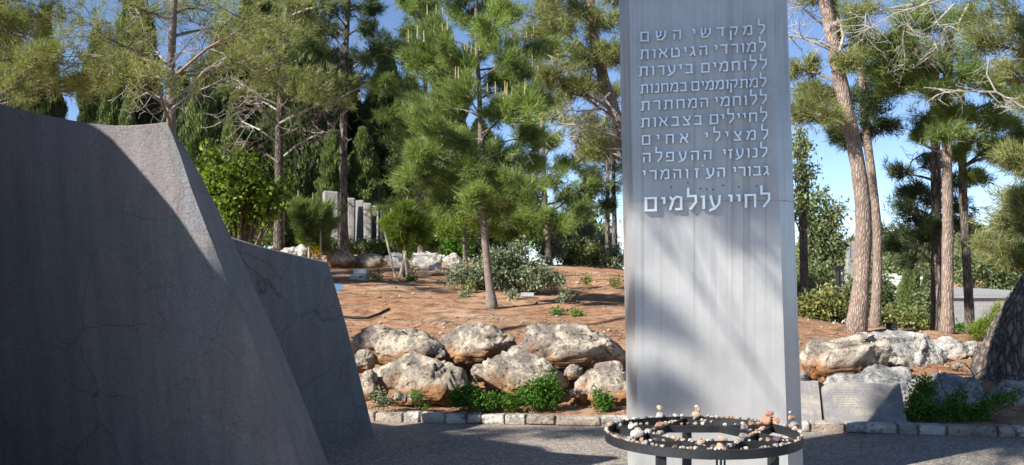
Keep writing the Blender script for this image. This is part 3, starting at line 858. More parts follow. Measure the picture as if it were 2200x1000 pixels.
def leaves(mb, pos, nrg, size=.05, m=0, up=.3, asp=.5):
    n=len(pos)
    if n==0: return
    pos=np.asarray(pos,float)
    v=nrg.normal(size=(n,3)); v[:,2]+=up; v/=np.linalg.norm(v,axis=1)[:,None]
    s_=np.cross(v,nrg.normal(size=(n,3))); s_/=np.linalg.norm(s_,axis=1)[:,None]+1e-9
    L=size*nrg.uniform(.6,1.3,(n,1)); W=L*asp/1.0
    a=pos-v*L/2; b=pos+v*L/2; l=pos-s_*W/2; r=pos+s_*W/2
    rnd=nrg.uniform(0,1,n)
    mb.add_tris(np.concatenate([np.stack([a,r,b],1),np.stack([a,b,l],1)]),np.concatenate([rnd,rnd]),m)
def vpath(a,b,rng,bend=.12,n=5,sag=0):
    a=Vector(a); b=Vector(b); L=(b-a).length; o1=Vector([rng.uniform(-1,1) for _ in range(3)])*L*bend
    out=[]
    for i in range(n):
        t=i/(n-1); p=a.lerp(b,t)+o1*math.sin(math.pi*t)+Vector([rng.uniform(-1,1) for _ in range(3)])*L*.02*(0<i<n-1)
        p.z-=sag*math.sin(math.pi*t)*L; out.append(p)
    return out
def on_path(pts,t):
    f=t*(len(pts)-1); i=min(int(f),len(pts)-2); return pts[i].lerp(pts[i+1],f-i)

DENS=1.38
class Pine:
    """trunk path in world space; limbs to clumps; twigs with needle tufts"""
    def __init__(s, seed, name, label, path, r0, r1, bark='bark_grey', needle='needle_green', group=None, ln=.13, wd=.010, per=11, sides=14, spread=.9, up=.25, flare=1.35, cat='tree'):
        s.rng=random.Random(seed); s.nrg=np.random.default_rng(seed); s.path=[Vector(p) for p in path]
        s.root=empty(name,s.path[0][:],label,cat,group); s.bark=M[bark]; s.needle=M[needle]
        s.cr=MB(); s.br=MB(); s.tr=MB(); s.ln,s.wd,s.per,s.spread,s.up=ln,wd,per,spread,up
        # resample trunk
        pts=[]; rr=[]; n=36; P0=s.path
        for i in range(n+1):
            t=i/n; p=on_path(P0,t)
            a=on_path(P0,max(0,t-.04)); b=on_path(P0,min(1,t+.04)); p=(a+b+p)/3
            if i==0: p=P0[0]+Vector((0,0,-.12))
            pts.append(p); r=r0+(r1-r0)*t; r*=1+(flare-1)*max(0,1-t*9)**2
            rr.append(r*(1+s.rng.uniform(-.05,.05)))
        s.pts=pts; s.rr=rr
        s.tr.tube(pts,rr,sides,jitter=.045,rng=s.rng)
    def near(s,c,drop=.35):
        """attachment point on the trunk somewhat below clump centre"""
        best=None
        for i,p in enumerate(s.pts):
            h=math.hypot(c.x-p.x,c.y-p.y); e=abs(p.z-(c.z-drop*h))
            if best is None or e<best[0]: best=(e,i)
        return s.pts[best[1]], s.rr[best[1]]
    def clump(s,c,rx,rz=None,nsub=9,tufts=9,dead=0,limb=True,lr=.022,wire=True,mat=1):
        rz=rz or rx*.7; rng=s.rng; c=Vector(c); nsub=int(nsub*DENS); tufts=int(tufts*DENS)
        a,ra=s.near(c); 
        if limb:
            lp=vpath(a,c,rng,.08,6,-.03); r_=min(ra*.6,lr*(1+.25*(c-a).length))
            s.br.tube(lp,[r_*(1-.62*k/5) for k in range(6)],5,mat)
        else: lp=[c+Vector((0,0,-rz*.5)),c]
        P_=[];D_=[]; ax=rng.uniform(.9,1.45); az=rng.uniform(.65,1.05); tl=rng.uniform(-.3,.3)
        for k in range(nsub+dead):
            while True:
                q=Vector([rng.gauss(0,.56) for _ in range(3)])
                if .2<q.length<1.6: break
            e=c+Vector((q.x*rx*ax,q.y*rx,q.z*rz*az+q.x*rx*tl)); st=on_path(lp,rng.uniform(.55 if limb else 0,1))
            tw=vpath(st,e,rng,.12,4,-.02 if k<nsub else .05)
            if wire: s.br.tube(tw,[.009,.007,.005,.003],3,0 if k<nsub else 2,cap=False)
            if k>=nsub:
                for _ in range(6):
                    b0=on_path(tw,rng.uniform(.3,1)); b1=b0+Vector([rng.uniform(-1,1) for _ in range(3)])*rx*.3
                    s.br.tube(vpath(b0,b1,rng,.15,3),[.005,.004,.002],3,2,cap=False)
                continue
            d=(tw[-1]-tw[-2]).normalized()
            for j in range(tufts):
                t=.35+.65*(j+rng.random())/tufts; p=on_path(tw,t); off=rx*.16*(1.1-t*.4)
                # short side spur
                sp=Vector([rng.gauss(0,1) for _ in range(3)])*off
                P_.append(p+sp); D_.append((d+sp.normalized()*.8).normalized())
        s.last=P_
        if P_: needles(s.cr,P_,D_,s.nrg,s.per,s.ln,s.wd,s.spread,0,.03,s.up)
    def dead_branch(s,pts,r,n=14,L=.5,droop=.2,mat=2):
        """bare pale branch with side twigs; pts world"""
        pts=[Vector(p) for p in pts]; rng=s.rng
        s.br.tube(pts,[r*(1-.75*i/(len(pts)-1)) for i in range(len(pts))],5,mat)
        for k in range(n):
            t=rng.uniform(.2,1); p=on_path(pts,t); l=L*rng.uniform(.4,1)
            d=Vector((rng.uniform(-1,1),rng.uniform(-.7,.7),rng.uniform(-.8,.5)-droop)).normalized()
            tw=vpath(p,p+d*l,rng,.14,4,.06); s.br.tube(tw,[r*.3,r*.24,r*.18,r*.1],3,mat,cap=False)
            for _ in range(4):
                b0=on_path(tw,rng.uniform(.25,1)); b1=b0+Vector((rng.uniform(-1,1),rng.uniform(-.7,.7),rng.uniform(-1,.6)))*l*.42
                s.br.tube(vpath(b0,b1,rng,.15,3),[r*.16,r*.12,r*.07],3,mat,cap=False)
    def fill(s,x0,y0,x1,y1,d,n,rpx,dd=1.2,**k):
        """n clumps inside a photo-pixel box round distance d"""
        for i in range(n):
            px=s.rng.uniform(x0,x1); py=s.rng.uniform(y0,y1); q=d+s.rng.uniform(-dd,dd)
            r=rpx/FPX*q*s.rng.uniform(.75,1.25); s.clump(P(px,py,q),r,r*.7,**k)
    def done(s,shoots=None):
        s.tr.build('trunk',s.bark,s.root,smooth=True)
        if s.br.n: s.br.build('branches',[M['twig_brown'],s.bark,M['twig_dead']],s.root)
        if s.cr.n: s.cr.build('crown',[s.needle,M['candle_shoot']],s.root)
        return s.root
def tp(base_px,d,*pts):
    """trunk path: base on the ground below pixel column, then pixel points"""
    x=PX(base_px,d); out=[Vector((x,d,ground(x,d)))]
    for q in pts: out.append(P(q[0],q[1],d+(q[2] if len(q)>2 else 0)))
    return out

# --- T1: grey pine behind the big wall, bare pale branches
t=Pine(101,'pine_tree','olive pine with bare pale branches rising behind top corner of the big dark wall',tp(372,14.5,(368,260),(366,150),(372,40),(378,-120),(380,-260)),.075,.04,'bark_thin','needle_olive','pines left of the steel pillar',ln=.12,wd=.009)
for args in ((300,20,11,120),(250,110,10,95),(200,60,8,80),(470,60,10,100),(520,130,10,90),(430,10,8,90),(360,-60,8,120),(540,40,8,90),(310,170,7,70),(440,150,6,60),(250,160,7,60)):
    px,py,ns,r=args; q=14.5+t.rng.uniform(-1.5,1.5); t.clump(P(px,py,q),r/FPX*q,r*.6/FPX*q,nsub=ns,tufts=10,dead=1)
for pts in (((368,215),(400,195),(440,150),(490,120)),((368,235),(405,205),(450,185),(500,160)),((366,180),(330,160),(300,165),(270,185)),((368,150),(335,110),(310,70),(300,30)),((368,140),(410,85),(440,60),(500,30)),((367,225),(345,210),(315,200),(285,215)),((368,120),(400,110),(450,105),(480,115))):
    t.dead_branch([P(a,b,14.4+t.rng.uniform(-.3,.3)) for a,b in pts],.018,10,.55,0)
t.done()
# --- T1b olive pine at far left, only its crown in view
t=Pine(102,'pine_tree','dense olive pine crown in the top left corner above the wall',tp(-60,15.5,(-40,200),(-10,60),(10,-150)),.13,.05,'bark_grey','needle_olive','pines left of the steel pillar',ln=.13,wd=.010)
t.fill(-60,-60,160,120,15.5,12,85,1.2,nsub=9,tufts=10); t.fill(0,100,150,190,15.5,5,55,1,nsub=8,tufts=9)
t.dead_branch([P(a,b,15) for a,b in ((-20,60),(50,78),(100,110),(150,135))],.03,6,.4,0,1)
t.fill(150,150,240,185,15.5,3,45,1,nsub=7,tufts=8)
t.done()
# --- T2 tall pine with bare lower whorls
t=Pine(103,'pine_tree','tall grey pine with sweeping bare lower branches between big wall and pale slabs',tp(598,22,(600,400),(600,260),(612,120),(620,-30),(622,-200)),.11,.06,'bark_grey','needle_olive','pines left of the steel pillar',ln=.15,wd=.012)
for px,py,r in ((560,150,70),(650,170,70),(540,80,70),(690,190,60),(600,60,90),(520,190,55),(650,90,70),(720,200,60),(580,-20,90),(760,185,55),(500,120,60),(640,10,80)):
    q=22+t.rng.uniform(-1.5,1.5); t.clump(P(px,py,q),r/FPX*q,r*.5/FPX*q,nsub=9,tufts=10,dead=1)
for pts in (((599,350),(570,330),(530,305),(480,310)),((599,345),(640,310),(690,285),(730,280)),((600,310),(560,280),(520,262),(470,262)),((600,300),(650,270),(700,240),(760,230)),((601,270),(570,240),(540,225),(490,222)),((601,265),(660,235),(720,215),(790,180)),((601,240),(560,215),(540,190),(500,180))):
    t.dead_branch([P(a,b,22+t.rng.uniform(-.5,.5)) for a,b in pts],.026,14,.8,-.05,0 if t.rng.random()<.6 else 2)
t.done()
# --- T3
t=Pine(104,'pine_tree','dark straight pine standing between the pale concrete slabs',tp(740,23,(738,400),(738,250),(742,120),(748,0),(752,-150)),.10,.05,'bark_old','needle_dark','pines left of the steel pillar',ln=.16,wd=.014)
for px,py,r in ((700,60,42),(790,60,38),(740,140,55),(720,20,40),(800,120,36),(690,120,38),(765,175,55),(740,-30,55),(830,95,34),(700,190,55),(800,20,28)):
    q=23+t.rng.uniform(-1,1); t.clump(P(px,py,q),r/FPX*q,r*.8/FPX*q,nsub=9,tufts=11)
t.dead_branch([P(a,b,22.6) for a,b in ((610,40),(660,20),(720,8),(760,-5))],.03,4,.5,0,2)
t.dead_branch([P(a,b,22.6) for a,b in ((738,110),(715,70),(690,45),(672,20))],.03,4,.4,0,1)
t.done()
# --- T4 young pine centre
t=Pine(105,'young_pine','young bright green pine with slim pale trunk standing alone on the red bank',tp(1058,13.6,(1050,600),(1040,500),(1037,400),(1033,300),(1030,200),(1024,90),(1022,-40)),.062,.02,'bark_thin','needle_green','pines left of the steel pillar',ln=.13,wd=.0095,per=16,up=.55,spread=.75,flare=1.6)
sh=t.cr
for px,py,r in ((960,110,46),(925,70,38),(1000,40,42),(1060,60,42),(1110,120,44),(1150,110,34),(1090,30,30),(1030,-10,40),(980,-20,34),(930,170,44),(900,115,34),(1130,190,46),(1010,150,42),(1080,170,40),(960,230,46),(915,260,36),(1100,240,38),(1150,225,34),(930,330,38),(980,300,40),(1060,230,34),(895,330,30),(890,370,32),(960,380,38),(1010,350,36),(1080,330,42),(1130,300,38),(1090,400,40),(1150,350,34),(1010,430,32),(1075,455,30),(950,430,32),(1130,420,32),(990,200,40),(1040,110,36),(1165,215,28)):
    q=13.6+t.rng.uniform(-.75,.75); t.clump(P(px,py,q),r/FPX*q,r*1.05/FPX*q,nsub=7,tufts=12,lr=.012,dead=1 if py>280 else 0)
    if py<260:
        for _ in range(t.rng.randint(2,5)):
            b=P(px+t.rng.uniform(-r*.7,r*.7),py-r*t.rng.uniform(.5,1.0),q); sh.tube([b,b+Vector((t.rng.uniform(-.01,.01),0,t.rng.uniform(.10,.2)))],[.009,.004],5,1)
for pts in (((1037,300),(1000,298),(965,300),(940,320)),((1038,330),(1010,320),(980,330),(950,345)),((1036,345),(1070,330),(1110,322),(1150,330)),((1040,250),(1018,240),(1000,225),(985,190)),((1038,395),(1080,375),(1120,380),(1160,400)),((1038,400),(1000,390),(960,400),(900,390))):
    t.dead_branch([P(a,b,13.5) for a,b in pts],.012,8,.35,0)
t.done(sh)
# --- T5 thin pines behind
def thin(seed,label,px,d,pts,r0,clumps,needle='needle_green',bark='bark_thin',g='pines left of the steel pillar',**k):
    t=Pine(seed,'pine_tree',label,tp(px,d,*pts),r0,r0*.45,bark,needle,g,ln=.17,wd=.015,**k)
    for (a,b,r) in clumps:
        q=d+t.rng.uniform(-1,1); t.clump(P(a,b,q),r/FPX*q,r*.75/FPX*q,nsub=8,tufts=9,dead=1)
    return t
thin(106,'slim pine with bluish crown right of the young bright pine',1180,22,((1172,470),(1167,340),(1163,200),(1160,60)),.07,
     ((1140,270,34),(1190,300,38),(1200,380,44),(1150,400,38),(1230,350,36),(1220,430,40),(1170,460,34),(1120,450,32),(1250,460,36),(1180,240,34),(1150,160,30),(1200,480,32),(1270,400,30),(1140,490,28))).done()
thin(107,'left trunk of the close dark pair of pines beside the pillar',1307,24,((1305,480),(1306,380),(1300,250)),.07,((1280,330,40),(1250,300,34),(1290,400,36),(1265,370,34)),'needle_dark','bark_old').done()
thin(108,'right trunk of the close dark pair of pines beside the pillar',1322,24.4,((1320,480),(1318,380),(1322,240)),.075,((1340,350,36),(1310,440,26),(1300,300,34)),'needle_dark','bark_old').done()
# --- T7 big pine behind pillar's left edge
t=Pine(109,'pine_tree','big olive pine with tangled bare twigs overhanging left edge of the pillar',tp(1395,17,(1385,480),(1350,330),(1320,240),(1290,150),(1270,40),(1265,-120)),.15,.06,'bark_red','needle_olive','pines left of the steel pillar',ln=.14,wd=.011)
for px,py,r in ((1160,20,50),(1200,60,55),(1250,20,60),(1300,50,55),(1180,110,50),(1230,120,50),(1290,130,48),(1150,70,40),(1210,200,50),(1260,190,45),(1310,210,40),(1240,260,40),(1290,280,40),(1310,330,36),(1270,320,34),(1190,160,45),(1320,100,44),(1240,-40,60),(1180,-40,55),(1320,-20,60)):
    q=17+t.rng.uniform(-1.2,1.2); t.clump(P(px,py,q),r/FPX*q,r*.75/FPX*q,nsub=9,tufts=11,dead=1)
for pts in (((1320,240),(1290,200),(1250,200),(1200,230)),((1330,270),(1290,235),(1240,240),(1190,225)),((1300,180),(1260,150),(1220,140),(1160,110)),((1340,300),(1310,290),(1260,270),(1200,265)),((1350,320),(1300,320),(1250,310),(1225,300)),((1310,200),(1280,230),(1250,260),(1240,290))):
    t.dead_branch([P(a,b,16.6+t.rng.uniform(-.4,.4)) for a,b in pts],.02,16,.6,.1)
t.done()
# --- mid trees between young pine and slabs
thin(110,'bushy green pine behind the staked sapling, in front of the dark cypresses',905,23,((905,440),(910,300),(915,180),(905,60)),.08,
     ((880,60,38),(900,20,34),(930,60,34),(860,110,34),(895,140,44),(940,130,36),(850,190,40),(900,230,46),(860,280,40),(930,300,40),(880,350,42),(940,390,38),(900,430,40),(850,450,30),(950,460,36),(860,400,34),(820,180,30),(835,250,34),(920,0,36),(870,-10,30))).done()
thin(111,'feathery green pine low behind the young pine trunk',1000,21,((998,500),(1000,420),(1005,330)),.05,
     ((980,470,34),(1010,440,36),(950,490,30),(1040,480,34),(990,410,32),(1090,500,34),(1120,470,30),(1060,430,30),(940,440,28)),'needle_bright').done()
thin(112,'pale green conifer low at right of the slim pine, before the sky gap',1245,26,((1243,480),(1240,400)),.05,
     ((1240,470,32),(1215,500,28),(1265,500,28),(1245,430,26),(1290,520,24)),'leaf_grey').done()

# --- saplings with stakes
def sapling(seed,label,px,d,top,cl,stakes,trunk_r=.022,needle='needle_bright'):
    t=Pine(seed,'pine_sapling',label,tp(px,d,(px+2,(top+560)/2),(px+3,top)),trunk_r,.012,'bark_thin',needle,'staked saplings',ln=.16,wd=.013,per=18,up=.6,spread=.6,sides=8)
    sh=t.cr
    for a,b,r in cl:
        q=d+t.rng.uniform(-.3,.3); t.clump(P(a,b,q),r/FPX*q,r*1.1/FPX*q,nsub=8,tufts=9,lr=.01)
        c=P(a,b-r,q); sh.tube([c,c+Vector((0,0,.14))],[.011,.005],5,1)
    t.done(sh)
    for lab,x0,y0,x1,y1 in stakes:
        b=MB(); p0=P(x0,y0,d-.15); p0.z=ground(p0.x,p0.y)-.05; b.tube([p0,P(x1,y1,d-.1)],[.022,.02],7)
        o=b.build('stake',M['stake_wood'],origin=p0); tag(o,lab,'stake','stakes of the saplings')
sapling(120,'bright green staked pine sapling in front of the grey squared block',868,18,470,((872,480,28),(850,500,24),(895,505,26),(870,520,26),(910,490,18),(840,480,16),(875,455,18)),
   (('left leg of the crossed pale stakes under the bright sapling',857,604,872,540),('right leg of the crossed pale stakes under the bright sapling',876,604,868,540),('long slanting pale stake left of the bright sapling',851,600,826,495)))
sapling(121,'shaded pine sapling between two upright stakes above the smaller wall end',672,20.2,440,((672,455,26),(650,470,22),(695,470,22),(672,500,28),(655,520,18),(690,525,18),(640,440,16)),
   (('left upright stake of the shaded sapling',663,556,665,470),('right upright stake of the shaded sapling',689,556,688,465)),needle='needle_green')
# --- small seedling pine at right
t=Pine(122,'pine_seedling','small feathery green seedling growing at foot of the leaning trunk',tp(2118,13,(2122,690),(2130,655)),.012,.006,'bark_thin','needle_bright',None,ln=.09,wd=.008,per=14,sides=6)
for a,b,r in ((2110,700,16),(2135,690,18),(2150,668,12),(2095,715,14),(2150,700,14)):
    t.clump(P(a,b,13),r/FPX*13,nsub=7,tufts=6,lr=.006)
t.done()

# --- right side group of pines
g='tall pines right of the steel pillar'
t=Pine(130,'pine_tree','thickest reddish pine trunk right of the pillar, curving up from the bank and leaning left',tp(1838,13,(1851,610),(1857,480),(1849,392),(1829,280),(1803,168),(1785,56),(1764,-20),(1745,-140)),.112,.075,'bark_red','needle_olive',g,ln=.12,wd=.009,sides=20,flare=1.45)
f0=on_path(t.pts,.74)
t.tr.tube([P(1797,120,13),P(1797,60,13.1),P(1790,0,13.2),P(1782,-70,13.3)],[.06,.062,.058,.05],14,jitter=.05,rng=t.rng)
for px,py,r in ((1735,190,40),(1750,220,40),(1725,240,36),(1770,250,34),(1720,150,36),(1745,-10,60),(1840,30,45),(1870,90,44),(1830,130,40)):
    q=13.2+t.rng.uniform(-.7,.9); t.clump(P(px,py,q),r/FPX*q,nsub=9,tufts=10,dead=1)
t.dead_branch([P(a,b,12.8) for a,b in ((1785,105),(1755,92),(1725,82),(1690,76))],.03,7,.5,.2)
t.dead_branch([P(a,b,12.8) for a,b in ((1805,110),(1812,80),(1806,50),(1798,38))],.03,3,.2,0)
t.dead_branch([P(a,b,13.4) for a,b in ((1780,60),(1750,40),(1715,10),(1690,0))],.02,18,.7,.3)
t.done()
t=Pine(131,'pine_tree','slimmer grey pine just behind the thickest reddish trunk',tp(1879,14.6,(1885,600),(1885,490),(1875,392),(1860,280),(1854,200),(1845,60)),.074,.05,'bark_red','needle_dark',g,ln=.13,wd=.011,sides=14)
for px,py,r in ((1850,240,44),(1880,215,36),(1820,215,36),(1900,270,26),(1860,180,50),(1800,290,18),(1840,300,20)):
    q=14.8+t.rng.uniform(-.6,.8); t.clump(P(px,py,q),r*1.3/FPX*q,nsub=9,tufts=8)
t.done()
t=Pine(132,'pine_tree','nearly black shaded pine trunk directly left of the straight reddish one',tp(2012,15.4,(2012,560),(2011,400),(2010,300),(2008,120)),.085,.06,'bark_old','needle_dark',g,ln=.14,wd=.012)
for px,py,r in ((1940,440,28),(1965,475,34),(1990,430,26),(1930,500,28),(1975,520,32),(1945,560,18),(2055,440,28),(2070,480,24),(1930,370,18),(2050,390,20),(1995,350,20),(1960,410,18),(1910,530,14),(1995,490,28)):
    q=15.6+t.rng.uniform(-.8,.8); t.clump(P(px,py,q),r*1.35/FPX*q,nsub=8,tufts=7)
t.dead_branch([P(a,b,15.4) for a,b in ((2010,330),(1985,330),(1960,345),(1945,380))],.02,4,.4,0,1)
t.done()
t=Pine(133,'pine_tree','straight reddish pine trunk in middle of the right hand group',tp(2035,13.6,(2036,600),(2036,440),(2034,300),(2036,200),(2040,60)),.082,.055,'bark_red','needle_green',g,ln=.12,wd=.009,sides=18)
for px,py,r in ((2000,260,34),(2040,280,34),(1975,290,24),(2070,250,34),(2030,230,40),(1960,100,55),(2010,140,50),(2050,120,50),(1920,130,50),(1940,60,55),(1880,150,46),(1900,190,36),(1975,170,44),(2090,160,46),(1890,90,46),(1990,30,60),(2060,40,60),(1850,110,38),(1930,180,36),(2020,190,36)):
    q=13.5+t.rng.uniform(-1.3,1.1); t.clump(P(px,py,q),r/FPX*q,nsub=10,tufts=11)
for pts in (((2060,-10),(1990,10),(1920,30),(1835,80)),((2000,0),(1950,30),(1940,80),(1945,140)),((2050,10),(2010,50),(2000,70),(2015,110)),((1960,10),(1900,20),(1860,30),(1858,60)),((2080,10),(2060,50),(2030,60),(2020,80))):
    t.dead_branch([P(a,b,12.3+t.rng.uniform(-.3,.3)) for a,b in pts],.014,20,.45,.35)
t.done()
t=Pine(134,'pine_tree','grey brown pine trunk standing before the grey stone building',tp(2085,15,(2080,620),(2072,480),(2068,380),(2066,280),(2064,100)),.070,.05,'bark_grey','needle_green',g,ln=.13,wd=.010)
for px,py,r in ((2110,300,40),(2150,330,40),(2110,240,44),(2160,260,44),(2190,300,40),(2100,380,22),(2060,330,22),(2130,180,46),(2180,200,46)):
    q=14.6+t.rng.uniform(-.9,.9); t.clump(P(px,py,q),r/FPX*q,nsub=9,tufts=11)
t.done()
# pine off the right edge whose boughs hang into view
t=Pine(135,'pine_tree','pine at right edge with hanging boughs and long bare white branch',tp(2330,11.5,(2320,500),(2310,300),(2300,100),(2290,-150)),.16,.08,'bark_grey','needle_olive',g,ln=.12,wd=.009)
for px,py,r in ((2180,60,60),(2140,30,60),(2100,80,50),(2200,120,50),(2170,340,34),(2200,360,36),(2180,420,40),(2150,470,36),(2195,490,44),(2140,540,36),(2185,550,36),(2110,520,20),(2210,430,50),(2160,150,40),(2200,220,30)):
    q=11.6+t.rng.uniform(-.7,.9); t.clump(P(px,py,q),r/FPX*q,nsub=9,tufts=10,dead=1)
t.dead_branch([P(a,b,11.2) for a,b in ((2300,285),(2200,232),(2140,198),(2060,196),(1985,188))],.018,16,.34,.3)
t.dead_branch([P(a,b,11.2) for a,b in ((2280,130),(2220,100),(2185,90),(2160,115))],.014,7,.3,0)
t.dead_branch([P(a,b,11.4) for a,b in ((2260,330),(2190,370),(2160,430),(2140,500))],.014,26,.4,.5)
t.dead_branch([P(a,b,11.2) for a,b in ((2140,198),(2120,160),(2125,120),(2150,100))],.010,7,.3,0)
t.done()

# --- cypresses: dense columns of upright sprays; one mesh set per tint, copied
def cypress_mesh(seed, mat, H=10, Rr=1.0, n=20000, lump=.3):
    nrg=np.random.default_rng(seed); mb=MB()
    z=nrg.uniform(.02,1,n)**.9; a=nrg.uniform(0,2*np.pi,n)
    prof=np.minimum(1,z*9)**.5*(1-z**2.6)**.8
    lum=1+lump*(np.sin(a*3+z*17+seed)*.5+np.sin(a*5-z*29)*.35+np.sin(a*2+z*51)*.3)
    rr=Rr*prof*lum*nrg.uniform(.35,1.05,n)**.5
    pos=np.stack([np.cos(a)*rr,np.sin(a)*rr,z*H],1)
    d=np.stack([np.cos(a)*.45,np.sin(a)*.45,np.full(n,1.0)],1)
    needles(mb,pos,d,nrg,3,.22,.075,.35,0,.05,.3)
    t=MB(); t.tube([(0,0,-.3),(0,0,H*.5),(0,0,H*.93)],[.12,.08,.02],7)
    crown=mb.build('crown',M[mat]); trunk=t.build('trunk',M['bark_old']); 
    COL.objects.unlink(crown); COL.objects.unlink(trunk); return crown.data,trunk.data
CYP={'d0':cypress_mesh(1,'cypress_dark',12,1.3,30000),'d1':cypress_mesh(2,'cypress_dark',12,1.1,24000,.45),'l0':cypress_mesh(3,'cypress_light',8,.9,20000,.5)}
def cypress(kind,px,d,top,wpx,label,group='dark cypresses behind the pines',rot=None):
    x=PX(px,d); zb=ground(x,d); H={'d0':12,'d1':12,'l0':8}[kind]; r={'d0':1.3,'d1':1.1,'l0':.9}[kind]
    ht=P(px,top,d).z-zb; s_=ht/H; sr=wpx/2/FPX*d/r
    t=empty('cypress_tree',(x,d,zb),label,'tree',group); rz=random.Random(int(px*7+d)).uniform(0,6.28); t.rotation_euler=(0,0,rz)
    for nm,me in zip(('crown','trunk'),CYP[kind]):
        o=bpy.data.objects.new(nm,me); COL.objects.link(o); o.parent=t; o.scale=(sr,sr,s_)
    return t
for kind,px,d,top,w_,lb in (
  ('d0',-60,30,-100,190,'dark cypress at far left edge, mostly cut off by the frame'),
  ('d1',30,29,60,90,'dark cypress low at the left edge above the wall'),
  ('d0',95,27,20,85,'dark cypress on left side of the narrow sky slit'),
  ('d1',205,27,70,78,'dark cypress on right side of the narrow sky slit'),
  ('l0',235,24,185,62,'yellow-green small cypress peeping over the wall right of the sky slit'),
  ('d0',290,29,-30,130,'broad dark cypress left of the pine with bare pale branches'),
  ('l0',275,23,205,50,'short light cypress just above the dip in the wall top'),
  ('d1',390,28,150,90,'dark cypress right behind the bare branched pine trunk'),
  ('l0',430,25,150,75,'light green cypress column right of the bare branched pine'),
  ('d1',480,30,60,120,'dark cypress above the broadleaf tree'),
  ('l0',500,24,215,52,'slender light cypress between the broadleaf tree and grey pine'),
  ('d0',560,31,-60,170,'wide dark cypress left of the grey tall pine'),
  ('d0',650,30,-40,160,'wide dark cypress right behind the grey tall pine'),
  ('l0',715,26,285,64,'light drooping cypress left of the dark straight pine'),
  ('l0',780,26.5,280,74,'light drooping cypress right of the dark straight pine'),
  ('d1',735,33,150,140,'dark cypress behind the straight pine and slabs'),
  ('d0',830,32,110,120,'dark cypress behind lower end of the pale slabs'),
  ('d1',880,31,170,120,'dark cypress behind the bushy green pine'),
  ('d0',960,30,140,120,'dark cypress left behind the young bright pine'),
  ('d1',1030,32,260,110,'low dark cypress directly behind the young bright pine'),
  ('l0',1955,34,555,56,'pointed green cypress in front of the white buildings'),
  ('d1',1990,36,590,50,'dark green cypress right next to the pointed one before the white buildings')):
    cypress(kind,px,d,top,w_,lb)

# --- rounded broadleaf / shrub builder
def shrub(name,label,cx,base_d,blobs,mat,lsize,nleaf,cat='shrub',group=None,seed=1,stem=.02,stem_mat='twig_brown',root_px=None,asp=.5,trunk=None,base_z=None):
    """blobs: (px,py,rx_px,ry_px) in photo pixels at distance base_d"""
    rng=random.Random(seed); nrg=np.random.default_rng(seed)
    x=PX(cx,base_d); z=ground(x,base_d) if base_z is None else base_z
    t=empty(name,(x,base_d,z),label,cat,group); root=Vector((x,base_d,z-.03)); cr=MB(); br=MB(); tot=sum(b[2]*b[3] for b in blobs)
    for b in blobs:
        q=base_d+(b[4] if len(b)>4 else rng.uniform(-.4,.4)*b[2]/FPX*base_d); c=P(b[0],b[1],q); rx=b[2]/FPX*q; rz=b[3]/FPX*q
        k=int(nleaf*b[2]*b[3]/tot); ntw=max(5,k//45)
        mid=root.lerp(c,.6)+Vector((0,0,-rz*.2))
        br.tube([root,mid,c],[stem,stem*.6,stem*.3],5)
        pos=[]
        for j in range(ntw):
            while True:
                v=Vector([rng.uniform(-1,1) for _ in range(3)])
                if .35<v.length<1: break
            e=c+Vector((v.x*rx,v.y*rx,v.z*rz)); s0=mid.lerp(c,rng.random())
            tw=vpath(s0,e,rng,.12,4); br.tube(tw,[stem*.22,stem*.16,stem*.1,stem*.05],3,cap=False)
            for _ in range(k//ntw):
                p=on_path(tw,rng.uniform(.25,1)); pos.append(p+Vector([rng.gauss(0,1) for _ in range(3)])*lsize*1.0)
        leaves(cr,pos,nrg,lsize,0,.3,asp)
    br.build('stems' if not trunk else 'trunk',M[stem_mat],t); cr.build('foliage' if not trunk else 'crown',M[mat],t); return t
shrub('broadleaf_tree','glossy yellow-green broadleaf tree over the junction of the two dark walls',510,15.5,[(480,365,55,34),(450,410,50,45),(520,400,50,40),(560,390,50,34),(600,405,38,28),(500,450,55,42),(560,440,50,34),(450,330,34,26),(540,350,34,24),(615,380,16,18),(470,490,45,30),(430,370,30,40),(590,430,34,24),(520,330,22,18)],'leaf_green',.075,6200,'tree',seed=41,stem=.05,trunk=1,asp=.7)
shrub('grey_bush','wide grey-green bush spreading behind the young pine trunk on the bank',1085,15.6,[(1000,590,45,28),(1050,575,50,40),(1100,565,50,44),(1150,585,48,38),(1190,600,24,22),(1080,605,60,24),(1130,610,50,20),(970,590,22,18),(1060,545,30,20),(1120,535,30,20),(1020,600,40,22)],'leaf_grey',.055,15000,'bush',seed=42,stem=.02,asp=.45)
g='bright green shrubs behind the left kerb'
shrub('green_shrub','low bright green shrub left of the pair in front of the lower boulders',1015,9.95,[(985,850,26,20),(1020,850,32,24),(1050,862,26,18),(1000,835,20,12)],'leaf_shrub',.034,2600,group=g,seed=43,stem=.007)
shrub('green_shrub','taller bright green shrub right of the pair, with sprigs against the blocky boulder',1140,9.95,[(1100,862,30,20),(1145,855,36,26),(1185,852,26,26),(1160,820,26,18),(1190,812,20,10),(1125,840,22,14),(1200,835,14,14)],'leaf_shrub',.034,3600,group=g,seed=44,stem=.007)
shrub('green_shrub','small upright green shrub by the kerb just left of the pillar',1297,9.93,[(1290,862,12,16),(1302,866,16,16),(1287,845,8,10)],'leaf_shrub',.034,900,group=g,seed=45,stem=.005)
shrub('green_shrub','faint dull tuft beside the dark wall edge above the kerb',815,9.95,[(812,850,20,16),(830,858,16,10)],'leaf_grey',.028,420,group='small tufts',seed=46,stem=.005)
shrub('green_shrub','tiny tuft under the wide blocky boulder',892,9.93,[(892,843,16,12),(905,850,12,8)],'leaf_shrub',.026,260,group='small tufts',seed=47,stem=.004)
